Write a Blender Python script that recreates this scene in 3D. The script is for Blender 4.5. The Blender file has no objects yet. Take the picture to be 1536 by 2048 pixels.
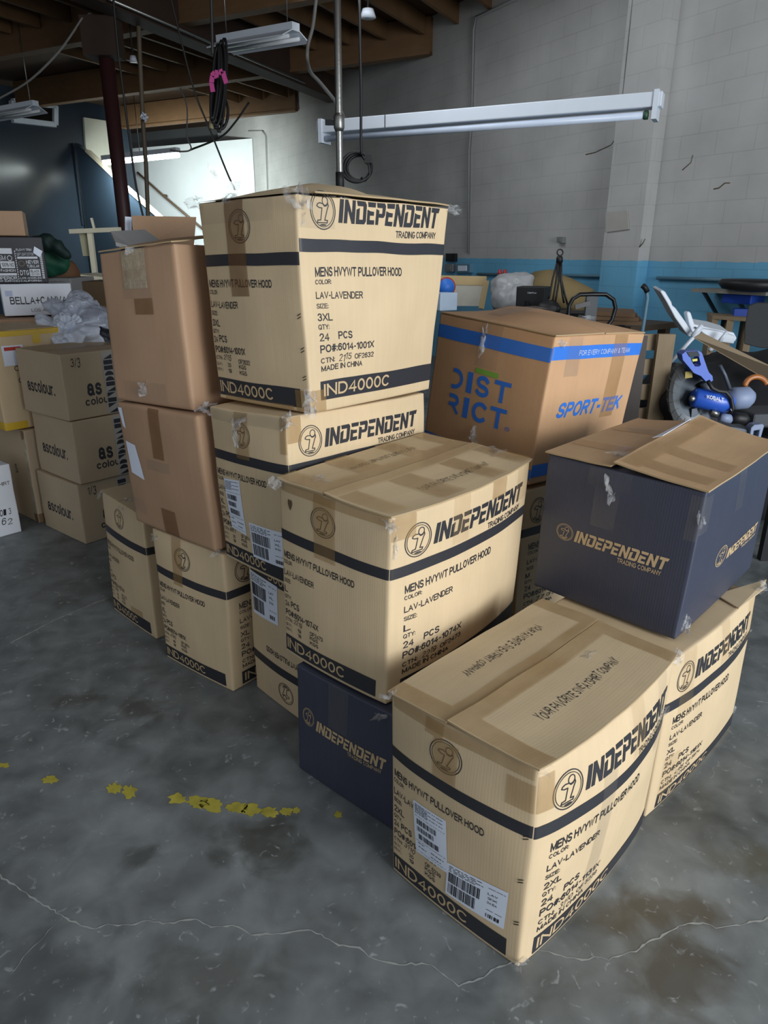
import bpy, bmesh, math, random
from mathutils import Vector, Matrix, noise
V = Vector
random.seed(7)
S = bpy.context.scene
C = S.collection
# ------------------------------------------------------------------ camera, world, lights, exposure
CAM_H, F_PX, PITCH, ROLL = 1.55, 1409.11, 0.35221, 0.00515
cp, sp = math.cos(PITCH), math.sin(PITCH)
FWD, UP0 = V((0, cp, -sp)), V((0, sp, cp))
RGT = V((1, 0, 0)) * math.cos(ROLL) + UP0 * math.sin(ROLL)
UPV = UP0 * math.cos(ROLL) - V((1, 0, 0)) * math.sin(ROLL)
EYE = V((0, 0, CAM_H))
cd = bpy.data.cameras.new('camera')
cd.sensor_fit = 'VERTICAL'; cd.sensor_height = 24.0; cd.lens = F_PX / 2048 * 24.0
cd.clip_start = 0.05; cd.clip_end = 200
cam = bpy.data.objects.new('camera', cd); C.objects.link(cam)
cam.matrix_world = Matrix(((RGT.x, UPV.x, -FWD.x, 0), (RGT.y, UPV.y, -FWD.y, 0), (RGT.z, UPV.z, -FWD.z, CAM_H), (0, 0, 0, 1)))
S.camera = cam
S.view_settings.view_transform = 'Standard'; S.view_settings.look = 'None'
S.view_settings.exposure = 0.0; S.view_settings.gamma = 1.0; S.view_settings.use_curve_mapping = False
S.cycles.use_denoising = True
S.cycles.max_bounces = 8; S.cycles.transparent_max_bounces = 12
S.cycles.sample_clamp_indirect = 4.0; S.cycles.caustics_reflective = False; S.cycles.caustics_refractive = False
W = bpy.data.worlds.new('world'); S.world = W; W.use_nodes = True
W.node_tree.nodes['Background'].inputs[0].default_value = (0.86, 0.92, 1.0, 1)
W.node_tree.nodes['Background'].inputs[1].default_value = 0.44

def area(name, loc, target, sx, sy, power, col):
    l = bpy.data.lights.new(name, 'AREA'); l.shape = 'RECTANGLE'; l.size = sx; l.size_y = sy; l.energy = power; l.color = col
    o = bpy.data.objects.new(name, l); C.objects.link(o)
    o.location = loc; o.rotation_euler = (V(target) - V(loc)).to_track_quat('-Z', 'Z').to_euler()
    return o
area('roller_door_daylight', (5.0, -3.3, 2.0), (0.6, 2.2, 0.7), 4.2, 3.6, 650, (0.93, 0.965, 1.0))
area('right_wall_fill', (-0.2, 7.0, 4.15), (4.6, 8.9, 1.2), 1.2, 5.0, 70, (0.90, 0.95, 1.0))  # added fill lamp to brighten the right wall; the roof has no opening here

# ------------------------------------------------------------------ helpers: pixels of the photograph to points at a real depth
def ray(x, y): return FWD + RGT * ((x - 768) / F_PX) - UPV * ((y - 1024) / F_PX)
def at(x, y, Y): d = ray(x, y); return EYE + d * (Y / d.y)
def atz(x, y, z): d = ray(x, y); return EYE + d * ((z - CAM_H) / d.z)
def onp(x, y, p, n): d = ray(x, y); return EYE + d * ((V(p) - EYE).dot(n) / d.dot(n))

# ------------------------------------------------------------------ materials
def srgb(c): return tuple((v / 255 / 12.92) if v <= 10 else ((v / 255 + .055) / 1.055) ** 2.4 for v in c) + (1,)
MATS = {}
def mat(name, col, rough=.6, metal=0, nscale=8, namt=.12, stretch=(1, 1, 1), bump=0.0, bscale=60, emit=0, spec=.5, coat=0):
    if name in MATS: return MATS[name]
    m = bpy.data.materials.new(name); m.use_nodes = True; MATS[name] = m
    nt = m.node_tree; N = nt.nodes; L = nt.links; b = N['Principled BSDF']
    base = srgb(col)
    tc = N.new('ShaderNodeTexCoord'); mp = N.new('ShaderNodeMapping'); mp.inputs['Scale'].default_value = stretch
    L.new(tc.outputs['Object'], mp.inputs['Vector'])
    nz = N.new('ShaderNodeTexNoise'); nz.inputs['Scale'].default_value = nscale; nz.inputs['Detail'].default_value = 5
    L.new(mp.outputs['Vector'], nz.inputs['Vector'])
    mx = N.new('ShaderNodeMix'); mx.data_type = 'RGBA'
    mx.inputs[6].default_value = tuple(v * (1 - namt) for v in base[:3]) + (1,)
    mx.inputs[7].default_value = tuple(min(1, v * (1 + namt)) for v in base[:3]) + (1,)
    L.new(nz.outputs['Fac'], mx.inputs[0]); L.new(mx.outputs[2], b.inputs['Base Color'])
    b.inputs['Roughness'].default_value = rough; b.inputs['Metallic'].default_value = metal
    b.inputs['Specular IOR Level'].default_value = spec; b.inputs['Coat Weight'].default_value = coat
    if emit:
        b.inputs['Emission Color'].default_value = base; b.inputs['Emission Strength'].default_value = emit
    if bump:
        n2 = N.new('ShaderNodeTexNoise'); n2.inputs['Scale'].default_value = bscale; n2.inputs['Detail'].default_value = 4
        L.new(mp.outputs['Vector'], n2.inputs['Vector'])
        bp = N.new('ShaderNodeBump'); bp.inputs['Strength'].default_value = bump; bp.inputs['Distance'].default_value = .01
        L.new(n2.outputs['Fac'], bp.inputs['Height']); L.new(bp.outputs['Normal'], b.inputs['Normal'])
    return m

def cardboard(name, col, rough=.62, streak=.10, flute=.05, spec=.35):
    if name in MATS: return MATS[name]
    m = bpy.data.materials.new(name); m.use_nodes = True; MATS[name] = m
    nt = m.node_tree; N = nt.nodes; L = nt.links; b = N['Principled BSDF']; base = srgb(col)
    uv = N.new('ShaderNodeUVMap')
    mp = N.new('ShaderNodeMapping'); mp.inputs['Scale'].default_value = (60, 4, 1); L.new(uv.outputs[0], mp.inputs[0])
    n1 = N.new('ShaderNodeTexNoise'); n1.inputs['Scale'].default_value = 1; n1.inputs['Detail'].default_value = 6; L.new(mp.outputs[0], n1.inputs['Vector'])
    n2 = N.new('ShaderNodeTexNoise'); n2.inputs['Scale'].default_value = 5; n2.inputs['Detail'].default_value = 4; L.new(uv.outputs[0], n2.inputs['Vector'])
    n3 = N.new('ShaderNodeTexNoise'); n3.inputs['Scale'].default_value = 420; n3.inputs['Detail'].default_value = 2; L.new(uv.outputs[0], n3.inputs['Vector'])
    a = N.new('ShaderNodeMath'); a.operation = 'MULTIPLY_ADD'; a.inputs[1].default_value = .5; L.new(n1.outputs['Fac'], a.inputs[0]); L.new(n2.outputs['Fac'], a.inputs[2])
    a2 = N.new('ShaderNodeMath'); a2.operation = 'MULTIPLY_ADD'; a2.inputs[1].default_value = .35; L.new(n3.outputs['Fac'], a2.inputs[0]); L.new(a.outputs[0], a2.inputs[2])
    r = N.new('ShaderNodeMapRange'); r.inputs[1].default_value = .55; r.inputs[2].default_value = 1.3; L.new(a2.outputs[0], r.inputs[0])
    mx = N.new('ShaderNodeMix'); mx.data_type = 'RGBA'
    mx.inputs[6].default_value = tuple(v * (1 - streak) for v in base[:3]) + (1,)
    mx.inputs[7].default_value = tuple(min(1, v * (1 + streak)) for v in base[:3]) + (1,)
    L.new(r.outputs[0], mx.inputs[0]); L.new(mx.outputs[2], b.inputs['Base Color'])
    b.inputs['Roughness'].default_value = rough; b.inputs['Specular IOR Level'].default_value = spec
    wv = N.new('ShaderNodeTexWave'); wv.inputs['Scale'].default_value = 40; wv.inputs['Distortion'].default_value = .4; wv.bands_direction = 'X'; L.new(uv.outputs[0], wv.inputs['Vector'])
    ad = N.new('ShaderNodeMath'); ad.operation = 'MULTIPLY_ADD'; ad.inputs[1].default_value = 3.0; L.new(n1.outputs['Fac'], ad.inputs[0]); L.new(wv.outputs['Fac'], ad.inputs[2])
    bp = N.new('ShaderNodeBump'); bp.inputs['Strength'].default_value = flute; bp.inputs['Distance'].default_value = .0012
    L.new(ad.outputs[0], bp.inputs['Height']); L.new(bp.outputs['Normal'], b.inputs['Normal'])
    return m

def film(name, col, alpha, rough=.12, crinkle=.6, cs=40, patchy=.5):
    """thin clear plastic or tape: part transparent, part glossy coat"""
    if name in MATS: return MATS[name]
    m = bpy.data.materials.new(name); m.use_nodes = True; MATS[name] = m
    nt = m.node_tree; N = nt.nodes; L = nt.links; b = N['Principled BSDF']
    b.inputs['Base Color'].default_value = srgb(col); b.inputs['Roughness'].default_value = rough; b.inputs['Specular IOR Level'].default_value = .6
    tc = N.new('ShaderNodeTexCoord')
    nz = N.new('ShaderNodeTexNoise'); nz.inputs['Scale'].default_value = cs; nz.inputs['Detail'].default_value = 4; L.new(tc.outputs['Object'], nz.inputs['Vector'])
    bp = N.new('ShaderNodeBump'); bp.inputs['Strength'].default_value = crinkle; bp.inputs['Distance'].default_value = .004
    L.new(nz.outputs['Fac'], bp.inputs['Height']); L.new(bp.outputs['Normal'], b.inputs['Normal'])
    n2 = N.new('ShaderNodeTexNoise'); n2.inputs['Scale'].default_value = cs * .4; n2.inputs['Detail'].default_value = 5; L.new(tc.outputs['Object'], n2.inputs['Vector'])
    mr = N.new('ShaderNodeMapRange'); mr.inputs[1].default_value = .3; mr.inputs[2].default_value = .7
    mr.inputs[3].default_value = alpha * (1 - patchy); mr.inputs[4].default_value = min(1, alpha * (1 + patchy)); L.new(n2.outputs['Fac'], mr.inputs[0])
    L.new(mr.outputs[0], b.inputs['Alpha'])
    return m

TAN = cardboard('tan_cardboard', (208, 185, 149))
TAN2 = cardboard('flap_cardboard', (200, 180, 146))
BROWN = cardboard('brown_cardboard', (170, 138, 110), streak=.08)
KRAFT = cardboard('kraft_cardboard', (196, 156, 118), streak=.10)
NAVY = cardboard('navy_print_cardboard', (58, 62, 78), rough=.42, streak=.10, flute=.15, spec=.5)
GREYTAN = cardboard('pale_tan_cardboard', (186, 166, 138), streak=.07)
WHITEB = cardboard('white_cardboard', (222, 226, 234), streak=.03, flute=.12)
BLACKB = cardboard('black_print_cardboard', (42, 42, 48), rough=.5)
GREYB = cardboard('grey_cardboard', (140, 140, 140))
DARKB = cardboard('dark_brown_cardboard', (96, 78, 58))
SILVERB = cardboard('silver_print_cardboard', (176, 172, 166), streak=.03)
EDGE = mat('torn_cardboard_edge', (170, 148, 112), .8)
INK = mat('black_ink', (44, 45, 50), .5, nscale=60, namt=.15)
INKGREY = mat('worn_ink', (92, 84, 70), .6)
INKTAN = mat('tan_lettering', (196, 170, 132), .6)
INKBLUE = mat('blue_ink', (52, 118, 214), .5, nscale=30, namt=.06)
INKPALE = mat('pale_lettering', (178, 188, 214), .6)
INKWHITE = mat('white_ink', (214, 218, 224), .6)
PEN = mat('pen_ink', (30, 30, 36), .6)
PAPER = mat('label_paper', (224, 232, 246), .55, namt=.03)
TAPE = film('tan_packing_tape', (170, 136, 84), .34, rough=.2, crinkle=.12, cs=24, patchy=.25)
FAINT = film('faint_tape', (186, 156, 108), .12, rough=.2, crinkle=.1, cs=20, patchy=.3)
CLEAR = film('clear_tape', (140, 136, 130), .12, rough=.16, crinkle=.12, cs=12, patchy=.6)
CRINK = film('crumpled_clear_tape', (200, 202, 204), .24, rough=.08, crinkle=1.0, cs=70, patchy=.9)
YTAPE = film('yellow_tape', (222, 184, 60), .95, rough=.2, crinkle=.3, cs=30, patchy=.05)
BTAPE = film('brown_tape', (128, 92, 56), .5, rough=.2, crinkle=.3, cs=30, patchy=.1)
BAG = film('clear_plastic_bag', (196, 204, 220), .62, rough=.15, crinkle=1.0, cs=14, patchy=.5)
POLY = mat('white_poly', (206, 214, 228), .35, bump=.5, bscale=10)
METAL = mat('galvanised_steel', (150, 150, 146), .38, .9, bump=.1)
DARKM = mat('black_metal', (26, 27, 30), .35, .3)
RUST = mat('oxblood_painted_steel', (62, 32, 34), .5, .1)
STAPLE = mat('staple_steel', (80, 74, 66), .4, .8)
BLACKR = mat('black_rubber', (18, 18, 20), .55)
WHITEM = mat('white_enamel', (214, 222, 232), .4, namt=.05)
WOOD = mat('pallet_wood', (140, 122, 96), .75, nscale=6, namt=.3, stretch=(1, 1, .15), bump=.3)
PINE = mat('pale_pine', (206, 180, 132), .6, nscale=5, namt=.12, stretch=(.2, 1, 1))

# ------------------------------------------------------------------ mesh building
class MB:
    def __init__(s): s.v = []; s.f = []; s.m = []; s.uv = []; s.sm = []
    def add(s, verts, faces, m=0, uvs=None, smooth=False):
        o = len(s.v); s.v += [tuple(p) for p in verts]
        s.uv += [tuple(q) for q in (uvs or [(p[0] + p[1], p[2]) for p in verts])]
        for f in faces: s.f.append([o + i for i in f]); s.m.append(m); s.sm.append(smooth)
        return s
    def slab(s, p, ux, uy, uz, m=0):
        p, ux, uy, uz = V(p), V(ux), V(uy), V(uz)
        q = [p + ux * a + uy * b + uz * c for c in (0, 1) for b in (0, 1) for a in (0, 1)]
        fs = [(0, 2, 3, 1), (4, 5, 7, 6), (0, 1, 5, 4), (2, 6, 7, 3), (0, 4, 6, 2), (1, 3, 7, 5)]
        if ux.cross(uy).dot(uz) < 0: fs = [f[::-1] for f in fs]
        return s.add(q, fs, m)
    def bar(s, a, b, wx, wz, up=(0, 0, 1), m=0):
        a, b = V(a), V(b); d = b - a; z = V(up); x = d.cross(z)
        if x.length < 1e-6: x = V((1, 0, 0))
        x.normalize(); z = x.cross(d).normalized()
        return s.slab(a - x * wx / 2 - z * wz / 2, d, x * wx, z * wz, m)
    def tube(s, pts, r, n=10, m=0, closed=False):
        pts = [V(p) for p in pts]; k = len(pts); rings = []; ref = None
        for i, p in enumerate(pts):
            if closed: t = pts[(i + 1) % k] - pts[i - 1]
            else: t = pts[min(i + 1, k - 1)] - pts[max(i - 1, 0)]
            t.normalize()
            if ref is None: ref = t.orthogonal().normalized()
            ref = (ref - t * ref.dot(t)).normalized(); bi = t.cross(ref)
            rr = r[i] if isinstance(r, (list, tuple)) else r
            rings.append([p + (ref * math.cos(2 * math.pi * j / n) + bi * math.sin(2 * math.pi * j / n)) * rr for j in range(n)])
        vs = [q for ring in rings for q in ring]; fs = []
        for i in range(k if closed else k - 1):
            for j in range(n):
                a, b = i * n, ((i + 1) % k) * n
                fs.append((a + j, a + (j + 1) % n, b + (j + 1) % n, b + j))
        if not closed: fs += [tuple(range(n))[::-1], tuple((k - 1) * n + j for j in range(n))]
        return s.add(vs, fs, m, smooth=True)
    def prism(s, pts, ext, m=0):
        """closed outline (3D points in one plane) pushed along ext"""
        pts = [V(p) for p in pts]; ext = V(ext); n = len(pts)
        nrm = sum(((pts[i]).cross(pts[(i + 1) % n]) for i in range(n)), V((0, 0, 0)))
        if nrm.dot(ext) > 0: pts = pts[::-1]
        vs = pts + [p + ext for p in pts]
        fs = [tuple(range(n)), tuple(range(2 * n - 1, n - 1, -1))] + [(i, i + n, (i + 1) % n + n, (i + 1) % n) for i in range(n)]
        return s.add(vs, fs, m)
    def build(s, name, mats, parent=None):
        me = bpy.data.meshes.new(name); me.from_pydata(s.v, [], s.f)
        if not isinstance(mats, (list, tuple)): mats = [mats]
        for m in mats: me.materials.append(m)
        ul = me.uv_layers.new(name='uv')
        for p, mi, sm in zip(me.polygons, s.m, s.sm):
            p.material_index = mi; p.use_smooth = sm
            for li in p.loop_indices: ul.data[li].uv = s.uv[me.loops[li].vertex_index]
        o = bpy.data.objects.new(name, me); C.objects.link(o)
        if parent: child(o, parent)
        return o
def child(o, parent):
    o.parent = parent; o.matrix_parent_inverse = Matrix.Translation(parent.location).inverted() if parent.parent is None else Matrix.Identity(4)
    if parent.parent is not None: o.matrix_parent_inverse = Matrix.Identity(4)
def tag(o, label, cat, group=None):
    o['label'] = label; o['category'] = cat
    if group: o['group'] = group
    return o
def thing(name, loc, label, cat, group=None):
    e = bpy.data.objects.new(name, None); e.empty_display_size = .1; C.objects.link(e); e.location = loc
    return tag(e, label, cat, group)
def struct(o): o['kind'] = 'structure'; return o
def bevel(o, w, n=2):
    b = o.modifiers.new('bevel', 'BEVEL'); b.width = w; b.segments = n; b.limit_method = 'ANGLE'; return o

# ------------------------------------------------------------------ flat lettering and marks (2D polygons in a unit box)
# a plain sans alphabet: each letter is a width and centre lines in a unit box; five-plus-one number tuples are arcs
def arc(cx, cy, rx, ry, a0, a1, n=10):
    return [(cx + rx * math.cos(math.radians(a0 + (a1 - a0) * i / n)), cy + ry * math.sin(math.radians(a0 + (a1 - a0) * i / n))) for i in range(n + 1)]
OVAL = arc(.5, .5, .5, .5, 0, 360, 22)
LET = {
 'A': (.76, [[(0, 0), (.5, 1), (1, 0)], [(.2, .34), (.8, .34)]]),
 'B': (.70, [[(0, 0), (0, 1), (.6, 1)] + arc(.6, .765, .34, .235, 90, -90, 8) + [(0, .53)], [(.6, .53)] + arc(.64, .265, .36, .265, 90, -90, 8) + [(0, 0)]]),
 'C': (.74, [arc(.5, .5, .5, .5, 48, 312, 16)]),
 'D': (.74, [[(0, 0), (0, 1), (.42, 1)] + arc(.42, .5, .58, .5, 90, -90, 12) + [(0, 0)]]),
 'E': (.64, [[(1, 1), (0, 1), (0, 0), (1, 0)], [(0, .52), (.92, .52)]]),
 'F': (.60, [[(1, 1), (0, 1), (0, 0)], [(0, .5), (.88, .5)]]),
 'G': (.78, [arc(.5, .5, .5, .5, 50, 330, 16) + [(1, .42), (.56, .42)]]),
 'H': (.72, [[(0, 0), (0, 1)], [(1, 0), (1, 1)], [(0, .52), (1, .52)]]),
 'I': (.0, [[(0, 0), (0, 1)]]),
 'J': (.54, [[(1, 1), (1, .3)] + arc(.5, .3, .5, .3, 0, -170, 8)]),
 'K': (.72, [[(0, 0), (0, 1)], [(.95, 1), (.05, .38)], [(.36, .6), (1, 0)]]),
 'L': (.58, [[(0, 1), (0, 0), (1, 0)]]),
 'M': (.86, [[(0, 0), (0, 1)], [(0, 1), (.5, .05), (1, 1)], [(1, 1), (1, 0)]]),
 'N': (.74, [[(0, 0), (0, 1)], [(0, 1), (1, 0)], [(1, 0), (1, 1)]]),
 'O': (.82, [OVAL]),
 'P': (.66, [[(0, 0), (0, 1), (.6, 1)] + arc(.62, .73, .38, .27, 90, -90, 8) + [(0, .46)]]),
 'Q': (.82, [OVAL, [(.62, .28), (1, -.02)]]),
 'R': (.72, [[(0, 0), (0, 1), (.6, 1)] + arc(.6, .745, .36, .255, 90, -90, 8) + [(0, .49)], [(.55, .49), (1, 0)]]),
 'S': (.66, [arc(.5, .745, .46, .255, 25, 270, 12) + arc(.5, .245, .5, .245, 90, -158, 12)]),
 'T': (.68, [[(0, 1), (1, 1)], [(.5, 1), (.5, 0)]]),
 'U': (.72, [[(0, 1), (0, .36)] + arc(.5, .36, .5, .36, 180, 360, 12) + [(1, 1)]]),
 'V': (.74, [[(0, 1), (.5, 0), (1, 1)]]),
 'W': (1.06, [[(0, 1), (.25, 0), (.5, .96), (.75, 0), (1, 1)]]),
 'X': (.72, [[(0, 0), (1, 1)], [(0, 1), (1, 0)]]),
 'Y': (.72, [[(0, 1), (.5, .44), (1, 1)], [(.5, .44), (.5, 0)]]),
 'Z': (.66, [[(0, 1), (1, 1), (0, 0), (1, 0)]]),
 '0': (.58, [OVAL]), '1': (.28, [[(0, .76), (1, 1), (1, 0)]]),
 '2': (.58, [arc(.5, .72, .48, .28, 165, -25, 10) + [(.0, .0), (1, 0)]]),
 '3': (.58, [arc(.48, .755, .44, .245, 160, -80, 10), arc(.48, .265, .5, .265, 82, -160, 10)]),
 '4': (.62, [[(.76, 0), (.76, 1), (0, .28), (1, .28)]]),
 '5': (.58, [[(.92, 1), (.2, 1), (.08, .5)] + arc(.48, .32, .5, .32, 130, -155, 12)]),
 '6': (.58, [arc(.55, .6, .5, .4, 40, 180, 8) + arc(.5, .32, .48, .32, 180, 540, 16)]),
 '7': (.58, [[(0, 1), (1, 1), (.35, 0)]]),
 '8': (.58, [arc(.5, .76, .42, .24, 0, 360, 16), arc(.5, .26, .5, .26, 0, 360, 16)]),
 '9': (.58, [arc(.45, .4, .5, .4, 220, 360, 8) + arc(.5, .68, .48, .32, 0, 360, 16)]),
 '#': (.62, [[(.2, 0), (.36, 1)], [(.62, 0), (.78, 1)], [(0, .32), (.95, .32)], [(.05, .68), (1, .68)]]),
 ':': (.0, [[(0, .06), (0, .07)], [(0, .62), (0, .63)]]), '.': (.0, [[(0, 0), (0, .01)]]),
 '-': (.34, [[(.2, .42), (.8, .42)]]), '+': (.6, [[(0, .5), (1, .5)], [(.5, .1), (.5, .9)]]),
 '/': (.36, [[(0, 0), (1, 1)]]), '%': (.9, [arc(.2, .76, .18, .22, 0, 360, 12), arc(.8, .24, .18, .22, 0, 360, 12), [(.25, 0), (.75, 1)]]),
 '&': (.76, [[(1, 0), (.28, .68)] + arc(.42, .8, .22, .2, 200, -20, 8) + [(.12, .38)] + arc(.38, .24, .34, .24, 140, 380, 10)]),
 'a': (.48, [[(.08, .5)] + arc(.48, .5, .42, .24, 160, 0, 8) + [(.9, .12), (1, .0)], arc(.42, .2, .42, .2, 0, 360, 14)]),
 'b': (.48, [[(0, 0), (0, 1)], arc(.5, .36, .5, .36, 0, 360, 14)]), 'c': (.46, [arc(.5, .36, .5, .36, 45, 315, 12)]),
 'e': (.5, [[(0, .38), (1, .38)] + arc(.5, .36, .5, .36, 5, 320, 14)]), 'l': (.0, [[(0, 0), (0, 1)]]),
 'o': (.5, [arc(.5, .36, .5, .36, 0, 360, 16)]), 'r': (.26, [[(0, 0), (0, .72)], [(0, .45)] + arc(.8, .4, .8, .3, 170, 75, 6)]),
 's': (.44, [arc(.5, .545, .46, .175, 25, 270, 10) + arc(.5, .185, .5, .185, 90, -158, 10)]),
 'u': (.48, [[(0, .72), (0, .26)] + arc(.5, .26, .5, .26, 180, 360, 10), [(1, .72), (1, 0)]]),
 'y': (.48, [[(0, .72), (.5, .02)], [(1, .72), (.4, -.2), (.1, -.24)]]), 't': (.3, [[(.4, 1), (.4, .1), (1, .0)], [(0, .72), (1, .72)]]), 'w': (.7, [[(0, .72), (.25, 0), (.5, .66), (.75, 0), (1, .72)]]),
 '}': (.6, [[(0, 1), (.2, 1)] + arc(.2, .5, .8, .5, 90, -90, 14) + [(0, 0)]]),      # D with its stem cut away
 '{': (.6, [[(0, 1), (.4, 1)] + arc(.4, .745, .5, .255, 90, -90, 8) + [(0, .49)], [(.3, .49), (.9, 0)]]),  # R with its stem cut away
}
def stroke2d(pts, t, vs, fs, fx):
    """thick line with mitred bends and square ends"""
    P = [V(fx(p)) for p in pts]; P = [p for i, p in enumerate(P) if i == 0 or (p - P[i - 1]).length > 1e-5]
    closed = (P[0] - P[-1]).length < 1e-4 and len(P) > 3
    if closed: P = P[:-1]
    elif len(P) > 1:
        P[0] = P[0] + (P[0] - P[1]).normalized() * t / 2; P[-1] = P[-1] + (P[-1] - P[-2]).normalized() * t / 2
    n = len(P); o = len(vs)
    for i in range(n):
        a = P[i - 1] if (i or closed) else P[i] * 2 - P[i + 1]; b = P[(i + 1) % n] if (i < n - 1 or closed) else P[i] * 2 - P[i - 1]
        n1 = V((-(P[i] - a).y, (P[i] - a).x)).normalized(); n2 = V((-(b - P[i]).y, (b - P[i]).x)).normalized()
        m = n1 + n2; m = m * (2 / max(.9, m.length_squared)) * t / 2
        for q in (P[i] + m, P[i] - m): vs.append((q.x, q.y))
    for i in range(n if closed else n - 1):
        j = (i + 1) % n; fs.append((o + 2 * i + 1, o + 2 * j + 1, o + 2 * j, o + 2 * i))
_tc = {}
def text2d(s, bold=.0, shear=0):
    k = (s, bold, shear)
    if k in _tc: return _tc[k]
    t = .115 if bold <= 0 else min(.23, .132 + 2.0 * bold); vs = []; fs = []; x = 0
    for ch in s:
        if ch not in LET: x += .42; continue
        w, st = LET[ch]; lo, hi = (-.3, 1.0) if ch == 'y' else (0., 1.)
        for pts in st:
            o = len(vs); stroke2d(pts, t, vs, fs, lambda p: (x + t / 2 + p[0] * w * 1.06, t / 2 + p[1] * (1 - t)))
            for i in range(o, len(vs)): vs[i] = (vs[i][0], min(hi, max(lo, vs[i][1])))
        x += w * 1.06 + t + .115
    vs = [(a + b * shear, b) for a, b in vs]
    x0 = min(v[0] for v in vs); x1 = max(v[0] for v in vs); y0 = min(v[1] for v in vs); y1 = max(v[1] for v in vs)
    vs = [((a - x0) / (x1 - x0), (b - y0) / max(1e-6, y1 - y0)) for a, b in vs]
    _tc[k] = (vs, fs, (x1 - x0) / max(1e-6, y1 - y0)); return _tc[k]
def hand2d(s, seed=1, bold=.012):
    rnd = random.Random(seed); vs = []; fs = []; x = 0
    for ch in s:
        if ch == ' ': x += .5; continue
        v, f, asp = text2d(ch, 0); w = min(asp, 1.0) * rnd.uniform(.8, 1.0); o = len(vs); a = rnd.uniform(-.16, .10); dy = rnd.uniform(-.14, .14); h = rnd.uniform(.85, 1.1)
        for p in v:
            px, py = (p[0] - .5) * w, (p[1] - .5) * h
            vs.append((x + w / 2 + px * math.cos(a) - py * math.sin(a) + py * .18, .5 + dy + px * math.sin(a) + py * math.cos(a)))
        fs += [tuple(o + i for i in q) for q in f]; x += w + .16
    return [(a / x, b) for a, b in vs], fs, x
GLY = {  # blocky slanted stencil capitals drawn as convex pieces in a 1 x 1 cell
    'I': (.36, [[(0, 0), (1, 0), (1, 1), (0, 1)]]),
    'N': (1., [[(0, 0), (.3, 0), (.3, 1), (0, 1)], [(.7, 0), (1, 0), (1, 1), (.7, 1)], [(.3, .96), (.3, .58), (.7, .04), (.7, .42)]]),
    'D': (1., [[(0, 0), (.3, 0), (.3, .7), (0, .62)], [(.3, 0), (.84, 0), (.84, .2), (.3, .2)], [(.1, .78), (.84, .78), (.84, 1), (0, 1)], [(.68, .0), (.84, 0), (1, .14), (1, .86), (.84, 1), (.68, 1)]]),
    'E': (.82, [[(0, 0), (.34, 0), (.34, .6), (0, .66)], [(.34, 0), (.95, 0), (.95, .2), (.34, .2)], [(.34, .4), (.85, .4), (.85, .58), (.34, .6)], [(.1, .78), (1, .78), (1, 1), (0, 1)]]),
    'P': (.95, [[(0, 0), (.32, 0), (.32, .66), (0, .72)], [(.32, .34), (.8, .34), (.8, .52), (.32, .52)], [(.1, .78), (.84, .78), (.84, 1), (0, 1)], [(.68, .34), (.84, .34), (1, .46), (1, .88), (.86, 1), (.68, 1)]]),
    'T': (.9, [[(0, .76), (1, .76), (1.08, 1), (0, 1)], [(.36, 0), (.7, 0), (.7, .76), (.36, .76)]])}
def logo_word():
    vs = []; fs = []; x = 0
    for ch in 'INDEPENDENT':
        w, ps = GLY[ch]; w *= .74; q = []
        for p in ps: q += [p] if len(p) == 4 else [[p[0], p[1], p[2], p[5]], [p[5], p[2], p[3], p[4]]]
        for p in q:
            o = len(vs); k = 4
            for j in range(k + 1):
                for i in range(k + 1):
                    f, g = i / k, j / k
                    a = (p[0][0] * (1 - f) + p[1][0] * f) * (1 - g) + (p[3][0] * (1 - f) + p[2][0] * f) * g
                    b = (p[0][1] * (1 - f) + p[1][1] * f) * (1 - g) + (p[3][1] * (1 - f) + p[2][1] * f) * g
                    vs.append((x + a * w + b * .2, b))
            fs += [(o + j * (k + 1) + i, o + j * (k + 1) + i + 1, o + (j + 1) * (k + 1) + i + 1, o + (j + 1) * (k + 1) + i) for j in range(k) for i in range(k)]
        x += w + .085
    return [(a / x, b) for a, b in vs], fs
def ring2d(cx, cy, rx, ry, t, n=36):
    vs = []; fs = []
    for i in range(n):
        a = 2 * math.pi * i / n; vs += [(cx + math.cos(a) * (rx - t), cy + math.sin(a) * (ry - t)), (cx + math.cos(a) * rx, cy + math.sin(a) * ry)]
    for i in range(n): j = (i + 1) % n; fs.append((2 * i, 2 * i + 1, 2 * j + 1, 2 * j))
    return vs, fs
def outline2d(pts, t):
    n = len(pts); vs = []; fs = []
    for i in range(n):
        p, c, q = V(pts[i - 1]), V(pts[i]), V(pts[(i + 1) % n])
        n1 = V((-(c - p).y, (c - p).x)).normalized(); n2 = V((-(q - c).y, (q - c).x)).normalized(); m = (n1 + n2); m = m / max(.35, m.length_squared) * 2
        vs += [tuple(c - m * t / 2), tuple(c + m * t / 2)]
    for i in range(n): j = (i + 1) % n; fs.append((2 * i, 2 * j, 2 * j + 1, 2 * i + 1))
    return vs, fs
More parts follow.
